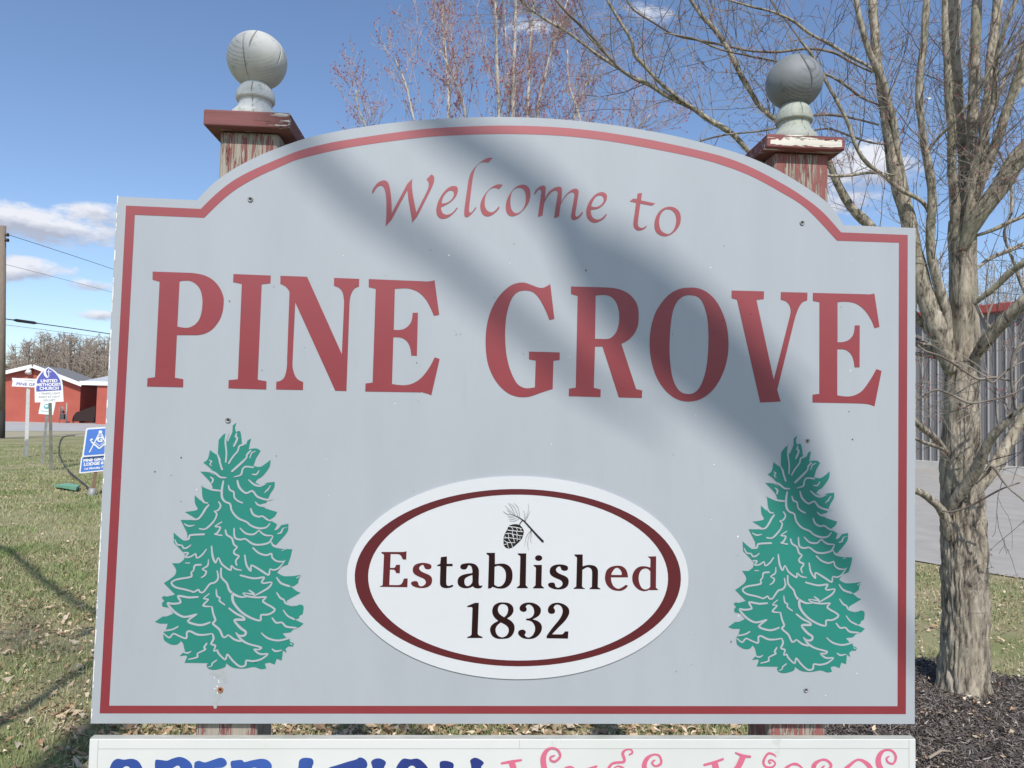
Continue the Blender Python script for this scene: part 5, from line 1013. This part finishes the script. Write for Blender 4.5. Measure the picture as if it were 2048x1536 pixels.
# trunk: furrowed bark as real relief
tp, tr = trace('1927,1412,112 1928,1385,93 1929,1330,84 1930,1250,79 1929,1150,77 1927,1050,76 1923,960,74 1922,880,68 1923,800,62 1926,740,62 1928,690,60 1928,620,50 1926,540,48 1924,470,50 1924,440,46', DT, DT, 14)
tp = np.concatenate([[tp[0]+np.array([0, 0, -.12])], tp]); tr = np.concatenate([[tr[0]*1.12], tr])
n = 132; V = []
for i, (c, r) in enumerate(zip(tp, tr)):
    zz = c[2]; low = np.clip((1.9-zz)/1.0, .12, 1)
    for j in range(n):
        a = 2*math.pi*j/n; ca, sa = math.cos(a), math.sin(a)
        rid = abs(mnoise.noise(Vector((ca*8+.6*mnoise.noise(Vector((ca*3, sa*3, zz*6))), sa*8, zz*4.2)))); rid2 = abs(mnoise.noise(Vector((ca*17, sa*17, zz*13+9)))); fl = .018*math.exp(-max(0, zz)/.10)*(.5+.5*math.cos(a*4+1))
        lump = .006*mnoise.noise(Vector((ca*1.5, sa*1.5, zz*3)))
        rr = r*(1-.015*low) + low*(min(rid, .30)*.040-.007 + rid2*.020) + fl + lump
        if zz > 1.95: rr += -.010*math.exp(-((a-(-math.pi/2-.25)+math.pi) % (2*math.pi)-math.pi)**2/.03)*min(1, (zz-1.95)/.3)   # seam between the twin stems
        V.append((c[0]+rr*ca, c[1]+rr*sa, zz))
F = [(i*n+j, i*n+(j+1) % n, (i+1)*n+(j+1) % n, (i+1)*n+j) for i in range(len(tp)-1) for j in range(n)]
trunk = npmesh('trunk', V, F, M_BARK, tree, None, True)
LIMBS = [  # trace (px,py,width), depth at start and end relative to the trunk, twig density
 ('1912,480,30 1911,430,24 1907,370,19 1904,300,17 1897,210,16 1892,110,14 1888,0,13 1886,-120,9', -.02, -.10, 1),
 ('1920,500,34 1926,430,30 1930,360,27 1927,290,26 1916,200,26 1909,100,25 1907,0,24 1905,-130,18', .02, .10, 1),
 ('1934,480,30 1940,420,26 1942,350,24 1942,280,22 1946,200,22 1950,100,20 1953,0,19 1956,-130,14', 0, -.15, 1),
 ('1940,440,28 1958,370,24 1968,300,22 1974,220,22 1985,120,20 1994,20,19 2003,-110,14', .05, .2, 1),
 ('1926,500,34 1945,450,36 1972,405,38 2000,365,38 2030,322,38 2066,280,36 2120,210,30', -.04, -.35, 1),
 ('1950,400,20 1975,330,20 1998,270,19 2020,205,18 2040,140,17 2062,70,16', -.1, -.3, 1),
 ('1925,490,16 1938,400,13 1960,300,12 1985,220,12 1993,120,10 2012,50,9 2040,-20,8', -.20, -.45, 1),
 ('1900,745,34 1885,690,44 1862,630,42 1845,570,36 1830,505,32 1815,440,30 1800,380,30 1788,320,29 1776,250,26 1765,190,20 1757,130,19 1750,60,18 1744,-10,17 1738,-110,13', -.03, -.1, 1),
 ('1822,460,20 1814,400,16 1802,330,15 1790,270,14 1782,215,12 1768,160,13 1745,110,13 1725,60,12 1716,20,11 1708,-60,9', -.07, -.22, 1),
 ('1906,720,20 1895,650,20 1882,590,20 1864,520,19 1861,450,18 1862,400,18 1860,340,17 1845,280,15 1838,215,15 1843,150,15 1850,80,14 1855,0,13 1862,-90,10', -.10, -.3, 1),
 ('1895,655,22 1885,640,24 1855,600,26 1820,570,24 1790,530,22 1740,455,20 1712,425,19 1690,395,17 1672,362,15 1655,320,13 1625,285,12 1590,262,11 1552,240,11 1520,215,11 1500,180,11 1478,140,11 1455,95,11 1430,58,10 1402,30,8 1375,-10,7', .05, -.2, 1),
 ('1875,680,20 1820,620,18 1750,540,16 1650,430,14 1580,360,13 1530,330,12 1495,300,12 1460,265,11 1420,240,11 1385,215,10 1340,195,10 1300,170,9 1262,155,8 1225,128,7 1180,98,6 1130,62,6 1085,35,5 1045,5,4 1020,-30,4', .05, -.25, 1),
 ('1385,215,8 1350,190,8 1315,160,8 1285,130,8 1270,112,8 1262,80,7 1240,45,7 1222,15,6 1205,-20,5', -.12, -.25, 1),
 ('1280,165,7 1240,138,6 1205,98,6 1165,55,5 1130,20,5 1100,-15,4', -.17, -.35, 1),
 ('1272,155,5 1245,142,5 1220,115,5 1180,78,4 1155,48,4 1120,12,3 1105,-20,3', -.17, -.05, .8),
 ('1862,440,9 1845,405,9 1800,378,9 1768,352,9 1735,325,9 1712,290,8 1695,245,8 1672,200,8 1650,160,7 1630,120,6 1600,80,5', -.12, -.3, 1),
 ('1758,150,8 1735,130,7 1700,112,7 1660,88,7 1620,68,6 1585,40,6 1545,22,5 1500,12,5 1440,-5,4', -.12, -.4, 1),
 ('1745,145,6 1700,122,6 1665,105,6 1610,98,6 1550,104,6 1500,102,5 1455,92,5 1400,80,5 1350,70,4 1300,42,4 1265,18,4 1250,-8,3', -.12, -.2, 1),
 ('1760,210,6 1725,195,6 1690,170,6 1655,150,5 1610,140,5 1560,125,4 1500,112,4 1440,98,4 1390,78,4 1330,66,3', -.1, -.45, .8),
 ('1757,250,6 1700,235,6 1660,230,6 1620,232,5 1570,250,5 1520,262,4 1450,270,4 1400,282,4', -.1, -.1, .8),
 ('1790,350,6 1740,345,7 1700,350,7 1665,352,5 1640,348,4', -.1, -.3, .7),
 ('1782,290,5 1740,285,5 1700,272,5 1660,258,4 1620,262,4', -.1, .2, .7),
 ('1857,300,8 1880,270,7 1905,245,7 1940,205,6 1962,170,6 1990,125,6 2015,90,5 2048,50,5', -.2, -.5, 1),
 ('1960,300,9 1978,250,9 1995,200,9 2010,160,8 2035,110,8 2060,60,8', .1, .3, 1),
 ('1955,390,12 1980,335,13 1998,280,14 2020,215,14 2045,155,14 2080,90,13', .12, .35, 1),
 ('1950,472,9 1985,460,9 2020,444,9 2060,428,8 2110,405,7', -.05, -.2, 1),
 ('1950,540,9 1975,520,9 2005,505,9 2048,488,9 2100,470,7', 0, .2, 1),
 ('1944,612,12 1965,595,12 1995,572,13 2022,545,14 2045,528,15 2090,500,13', -.05, -.35, 1),
 ('1936,735,24 1955,705,25 1975,680,26 1998,655,26 2022,630,26 2050,602,26 2100,560,22', -.05, -.45, 1),
 ('1896,1030,26 1912,1000,26 1935,968,26 1955,935,24 1968,905,22 1985,875,20 2010,850,15 2035,822,10 2060,800,7', -.13, -.55, 1),
 ('1920,1010,22 1950,985,22 1975,955,24 1995,925,25 2012,895,24 2030,860,22 2060,815,20 2100,770,17', -.05, -.05, 1),
 ('1898,1080,22 1893,1040,20 1880,1016,18 1862,998,16 1845,987,15 1825,982,15 1795,990,14', -.08, -.2, .3),
 ('1893,905,16 1880,886,15 1865,870,14 1845,855,13 1825,838,12 1795,812,11', -.05, -.3, .6),
 ('1892,900,9 1872,893,9 1852,885,8 1832,878,7 1808,874,6', -.05, -.4, .5),
 ('1896,715,20 1878,706,18 1858,694,17 1838,684,16 1815,672,15 1780,655,13', .05, .25, .5),
 ('1893,722,12 1870,714,10 1848,708,9 1828,706,8 1795,704,7', .05, .1, .5),
 ('1893,650,8 1870,628,8 1850,606,8 1835,585,7 1820,560,6', .08, .3, .5),
 ('1952,968,6 1975,945,6 1985,932,5 2005,960,4 2022,980,4 2048,1002,4 2070,1030,3', -.30, -.5, .6),
 ('1885,1022,5 1905,1024,5 1935,1015,4 1965,1000,4 1990,985,4 2010,975,3 2040,965,3', -.15, -.45, .6),
 ('2032,820,6 2026,790,7 2022,760,6 2022,730,6 2030,705,7 2042,690,7 2062,680,6', -.5, -.55, .8),
 ('2030,765,5 1990,755,6 1960,758,6 1935,745,5 1905,725,5 1880,712,5 1850,702,5 1835,690,4', -.5, -.4, .7),
 ('2055,770,5 2020,790,4 1980,800,4 1940,805,5 1905,790,5 1870,780,5 1835,800,4', -.55, -.5, .6),
 ('2048,722,4 2015,740,4 1985,765,4 1970,750,4', -.5, -.5, .6),
 ('1974,655,5 1975,630,5 1985,605,4 1992,580,4', -.4, -.4, .7),
 ('1958,615,4 1968,640,5 1980,655,5', -.3, -.4, .2),
 ('2022,430,6 2008,465,6 2018,500,6 2030,530,6 2040,560,7 2052,590,6', .2, .2, .6),
 ('1990,290,6 2010,330,6 2022,380,6 2022,430,6', .25, .2, .5),
]
for li, (s, a, b_, dens_) in enumerate(LIMBS):
    if li < 11 or 22 <= li <= 36: a = max(-.05, min(.05, a))
    P, rr = trace(s, DT+a, DT+b_, 5); rr = rr*np.clip(.62+np.arange(len(P))/7*.4, 0, 1)*.93; mb = MB(); ns = 20 if rr.max() > .025 else (12 if rr.max() > .010 else 7)
    # slight knobbly swelling
    rr = rr*(1+.16*np.array([mnoise.noise(Vector((p*11).tolist())) for p in P]))
    kk = np.sin(np.linspace(0, math.pi, len(P)))**.5
    P = P+np.array([[mnoise.noise(Vector((p*4+o_).tolist())) for o_ in (0, 11, 23)] for p in P])*(np.minimum(rr*.9, .012)*kk)[:, None]
    mb.tube(P, rr, ns); o = mb.build('limb', M_LIMB if rr.max() > .009 else M_TWIG, tree, True)
    seglen = np.linalg.norm(np.diff(P, axis=0), axis=1); tot_ = seglen.sum(); nt_ = int(tot_*11.5*dens_)
    for k in range(nt_):
        i = int(rng.uniform(.18, 1)*(len(P)-1)); i = max(1, min(len(P)-1, i)); base = unit(P[i]-P[i-1]); side = unit(np.cross(base, rng.normal(size=3)))
        T.grow(P[i], base*rng.uniform(.3, .9)+side*rng.uniform(.5, 1.)+np.array([0, 0, .15]), rng.uniform(.15, .75), rng.uniform(.0017, .0036), 2 if rng.random() < .6 else 1, .18, .26, (2, 4), .36, .5, 1, .0012)
    if dens_ >= 1:
        T.grow(P[-1], unit(P[-1]-P[-3]), .8, rr[-1]*.9, 3, .15, .2, (2, 5), .5)
# tangled twigs in front of the upper stems
for c in ((1960, 350), (1985, 335), (2015, 330), (1940, 360), (2030, 345)):
    for k in range(5): T.grow(at_d(c[0]+rng.normal()*12, c[1]+rng.normal()*8, DT-.3), rng.normal(size=3)*[1, .4, .5], rng.uniform(.12, .3), .0018, 2, .0, .45, (2, 4), .25, .5)
tw = T.tw.build('twigs', M_TWIG, tree); tw['kind'] = 'stuff'; T.budmesh(tree, .0032, 3); print('main twigs', T.n, len(T.tw.f))
# a pale seed scrap caught among the twigs
c = at_d(1858, 196, DT-.2); mb = MB(); mb.add([tuple(c+q*.016) for q in np.array([[1, 0, 0], [.2, .3, .6], [-.9, .1, .3], [-.5, -.3, -.5], [.5, -.2, -.4], [0, .3, 0]])], [(0, 1, 5), (1, 2, 5), (2, 3, 5), (3, 4, 5), (4, 0, 5)])
o = mb.build('caught_leaf', mat('pale_leaf_scrap', (.7, .66, .58), .8)); tag(o, 'pale dead leaf caught in the maple twigs high above the driveway', 'leaf')

# red maple with many upright stems behind the sign
rb0 = at_g(1035, 1085); rb0 = CAM*[1, 1, 0]+ (at_d(1045, 830, 9.5)-CAM)*[1, 1, 0]; rmt = empty('red_maple_tree', (rb0[0], rb0[1], 0)); tag(rmt, 'slender budding red maple with upright pale stems behind the arch of the sign', 'tree')
T2 = Tree(); DR = 9.5; M_PALE = bark_mat('pale_young_bark', (.42, .39, .34), (.60, .57, .51), (.40, .38, .30), (.68, .66, .60), sz=1.2, bumpd=.002)
STM = ['1040,1130,34 1036,900,30 1032,700,24 1028,500,18 1026,380,14 1026,230,11 1029,100,9 1032,0,7 1036,-150,5', '1036,900,16 990,650,14 925,420,12 900,300,10 897,232,9 897,170,9 890,100,8 887,60,6 884,10,4',
       '1034,800,16 1015,560,13 1002,400,11 998,229,10 993,110,9 991,0,8 988,-140,5', '1032,700,14 1042,480,12 1050,330,10 1055,229,9 1060,110,8 1068,0,7 1078,-150,5', '1034,800,15 1058,500,12 1065,330,10 1078,210,9 1098,120,7 1120,50,5 1135,0,4',
       '1036,900,12 1090,600,11 1125,400,9 1150,290,7 1160,240,6 1138,170,5 1135,100,4', '1036,900,12 960,600,10 870,380,8 828,240,6 812,170,5 790,120,4', '1036,900,10 920,600,9 800,400,7 745,280,5 718,220,4 712,180,3', '1036,950,10 1000,700,9 960,450,7 940,300,6 925,200,5 905,150,4 880,100,3',
       '1034,800,10 1100,560,9 1180,380,7 1230,300,6 1270,262,5 1300,230,4', '1034,800,10 1080,520,8 1120,360,7 1150,230,5 1180,150,4', '1032,700,9 1020,480,8 1015,330,7 1018,200,5 1012,100,4 1010,20,3',
       '1036,950,9 940,640,8 850,440,6 780,330,5 735,290,4']
for i, s in enumerate(STM):
    P, rr = trace(s, DR, DR+rng.uniform(-.7, .7), 4); rr = rr*.72; mb = MB(); mb.tube(P, rr, 10); mb.build('stem', M_PALE, rmt, True)
    m = int(27 if i < 5 else (11 if i in (6, 7, 12) else 21))
    for k in range(m):
        j = int(rng.uniform(.32, 1)*(len(P)-1)); base = unit(P[j]-P[j-1]); side = unit(np.cross(base, rng.normal(size=3)))
        T2.grow(P[j], base*rng.uniform(.6, 1.1)+side*rng.uniform(.3, .8), rng.uniform(.3, 1.0), rng.uniform(.0034, .0055), 2, .34, .16, (3, 5), .75, .55, 2, .0020)
o = T2.tw.build('twigs', mat('pale_red_twig', (.42, .36, .33), .8, .3, (.30, .20, .18), 4), rmt); o['kind'] = 'stuff'; T2.budmesh(rmt, .0060, 3, spread=1.0); print('maple2', T2.n, len(T2.buds))

# large bare tree behind the photographer; its limbs throw the soft shadows on the sign
st = empty('maple_tree', (-1.7, -8.6, 0)); tag(st, 'big bare tree behind the camera, out of view, whose limbs shade the sign', 'tree')
mb = MB(); tk = [(-1.7, -8.6, -.3), (-1.7, -8.6, .2), (-1.7, -8.65, 3), (-1.75, -8.6, 6), (-1.7, -8.5, 9), (-1.7, -8.5, 12), (-1.6, -8.5, 15)]
mb.tube(tk, [.34, .27, .23, .21, .17, .14, .09], 24); mb.build('trunk', M_BARK, st, True)
T3 = Tree()
def shadow_limb(px, dist, rad, join=None, ground=False):
    """limb standing where its shadow falls on the sign (or the ground) as in the photograph"""
    P = []
    for q in px:
        p = at_g(q[0], q[1]) if ground else at_y(q[0], q[1]); P.append(p+SUN*dist)
    P = spline(P, [True]*len(P), False, 5); rr = np.interp(np.linspace(0, 1, len(P)), np.linspace(0, 1, len(rad)), rad)
    if join is not None:
        e_ = np.array(join); a = P[-1]; d = unit(P[-1]-P[-2]); mids = [a+(e_-a)*t+d*.8*math.sin(math.pi*t)*(1-t) for t in np.linspace(.12, 1, 9)]
        P = np.concatenate([P, mids]); rr = np.concatenate([rr, np.linspace(rr[-1], rr[-1]*1.4+.02, 9)])
    mb = MB(); mb.tube(P, rr, 12); mb.build('limb', M_LIMB, st, True)
J = (-1.7, -8.5, 13.0)
shadow_limb([(1850, 1330), (1750, 1200), (1665, 1085), (1622, 1010), (1592, 930), (1555, 868), (1480, 800), (1395, 728), (1300, 645), (1220, 565), (1165, 500), (1120, 430), (1050, 360), (960, 300), (860, 230), (800, 130)], 8.6, [.010, .016, .028, .046, .060, .066, .068, .072, .070, .066, .052, .040, .034, .034, .036, .04], J)
shadow_limb([(1200, 560), (1150, 480), (1090, 415), (1030, 375)], 8.9, [.036, .034, .02, .01])
shadow_limb([(1330, 860), (1230, 800), (1150, 745), (1060, 665), (960, 580), (850, 490), (740, 420), (650, 340), (590, 270), (540, 160)], 9.6, [.006, .014, .021, .024, .026, .026, .026, .026, .027, .03], (-1.7, -8.5, 12.2))
shadow_limb([(1620, 800), (1500, 690), (1380, 590), (1290, 520), (1200, 470)], 9.2, [.010, .016, .022, .024, .02])
# shadows crossing the lawn at the left
shadow_limb([(260, 1285), (190, 1328), (120, 1372), (60, 1415), (0, 1452), (-60, 1480)], 6.0, [.02, .024, .028, .030, .03, .03], (-1.7, -8.5, 8.5), True)
shadow_limb([(230, 1245), (160, 1210), (90, 1165), (20, 1105), (-40, 1085)], 10, [.03, .035, .035, .035, .035], (-1.7, -8.5, 9.5), True)
shadow_limb([(240, 1250), (190, 1258), (165, 1268), (145, 1275), (100, 1284)], 7.0, [.04, .04, .034, .016, .006], None, True)
for k in range(4): T3.grow(np.array([-1.6+rng.normal()*.1, -8.5+rng.normal()*.1, rng.uniform(14, 15)]), unit(rng.normal(size=3)*[1, 1, .3]+[-.3, -.9, .8]), rng.uniform(2, 4), .05, 3, .3, .2, (3, 5), 0, .55, 1, .003)
o = T3.tw.build('twigs', M_TWIG, st); o['kind'] = 'stuff'

# distant bare woods
M_FAR = mat('far_twig_grey', (.36, .305, .255), .9, .1, (.26, .215, .175), .25, 4); M_FARR = mat('far_twig_pale', (.36, .33, .31), .9, .1, (.24, .21, .20), .3, 4)
def woods(label, m, spots, sc_=1.0, dense=26):
    mb = MB(); segs = []
    for (x, y, h) in spots:
        b = np.array([x, y, 0.]); top = b+np.array([rng.normal()*.8, rng.normal()*.8, h]); mb.tube([b, (b+top)/2+rng.normal(0, .3, 3)*[1, 1, 0], top], [.18*sc_, .11*sc_, .03], 4, 0, False)
        for k in range(dense):
            t = rng.uniform(.22, 1); p = b+(top-b)*t; d = unit(rng.normal(size=3)*[1, 1, .25]+[0, 0, .75]); l = h*.36*(1.25-t)*rng.uniform(.6, 1.2); q = p+d*l; segs.append((p, q, .045*sc_))
            for j in range(5):
                s = p+(q-p)*rng.uniform(.25, 1); d2 = unit(d+rng.normal(size=3)*.7+[0, 0, .3]); q2 = s+d2*l*rng.uniform(.25, .6); segs.append((s, q2, .022*sc_))
                for i in range(4): s3 = s+(q2-s)*rng.uniform(.2, 1); segs.append((s3, s3+unit(d2+rng.normal(size=3)*.8)*l*rng.uniform(.12, .3), .013*sc_))
    A = np.array([s[0] for s in segs]); B = np.array([s[1] for s in segs]); r = np.array([s[2] for s in segs])[:, None]
    D = B-A; D /= np.linalg.norm(D, axis=1)[:, None]; S = np.cross(D, rng.normal(size=D.shape)); S /= np.linalg.norm(S, axis=1)[:, None]; S2 = np.cross(D, S)
    V = np.stack([A+S*r, A+(-.5*S+.87*S2)*r, A+(-.5*S-.87*S2)*r, B], 1).reshape(-1, 3); i = np.arange(len(A))*4
    F = np.concatenate([np.stack([i, i+1, i+3], 1), np.stack([i+1, i+2, i+3], 1), np.stack([i+2, i, i+3], 1)])
    k = len(V); bv = np.array(mb.v); bf = np.array([f for f in mb.f]); tri = np.concatenate([bf[:, [0, 1, 2]], bf[:, [0, 2, 3]]])
    o = npmesh('distant_woods', np.concatenate([V, bv]), np.concatenate([F, tri+k]), m); tag(o, label, kind='stuff')
sp = []
for i in range(250):
    px = rng.uniform(-160, 560); dep = rng.uniform(98, 150)
    prof = np.interp(px, [-160, -20, 15, 45, 80, 150, 220, 560], [708, 735, 712, 684, 669, 666, 670, 690])
    g_ = at_d(px, 811, dep); h = (1.6+(811-prof-rng.uniform(0, 26))/FOC*dep); sp.append((g_[0], g_[1], h))
woods('bare grey brown woods on the skyline behind the red building', M_FAR, sp, 1.6, 22)
sp = []
for i in range(90):
    px = rng.uniform(900, 2400); dep = rng.uniform(58, 95)
    g_ = at_d(px, 853, dep); h = 1.6+(853-rng.uniform(495, 560))/FOC*dep*(1. if px > 1700 else .8); sp.append((g_[0], g_[1], h))
woods('thin pale bare woods rising above the metal building', M_FARR, sp, .8, 18)
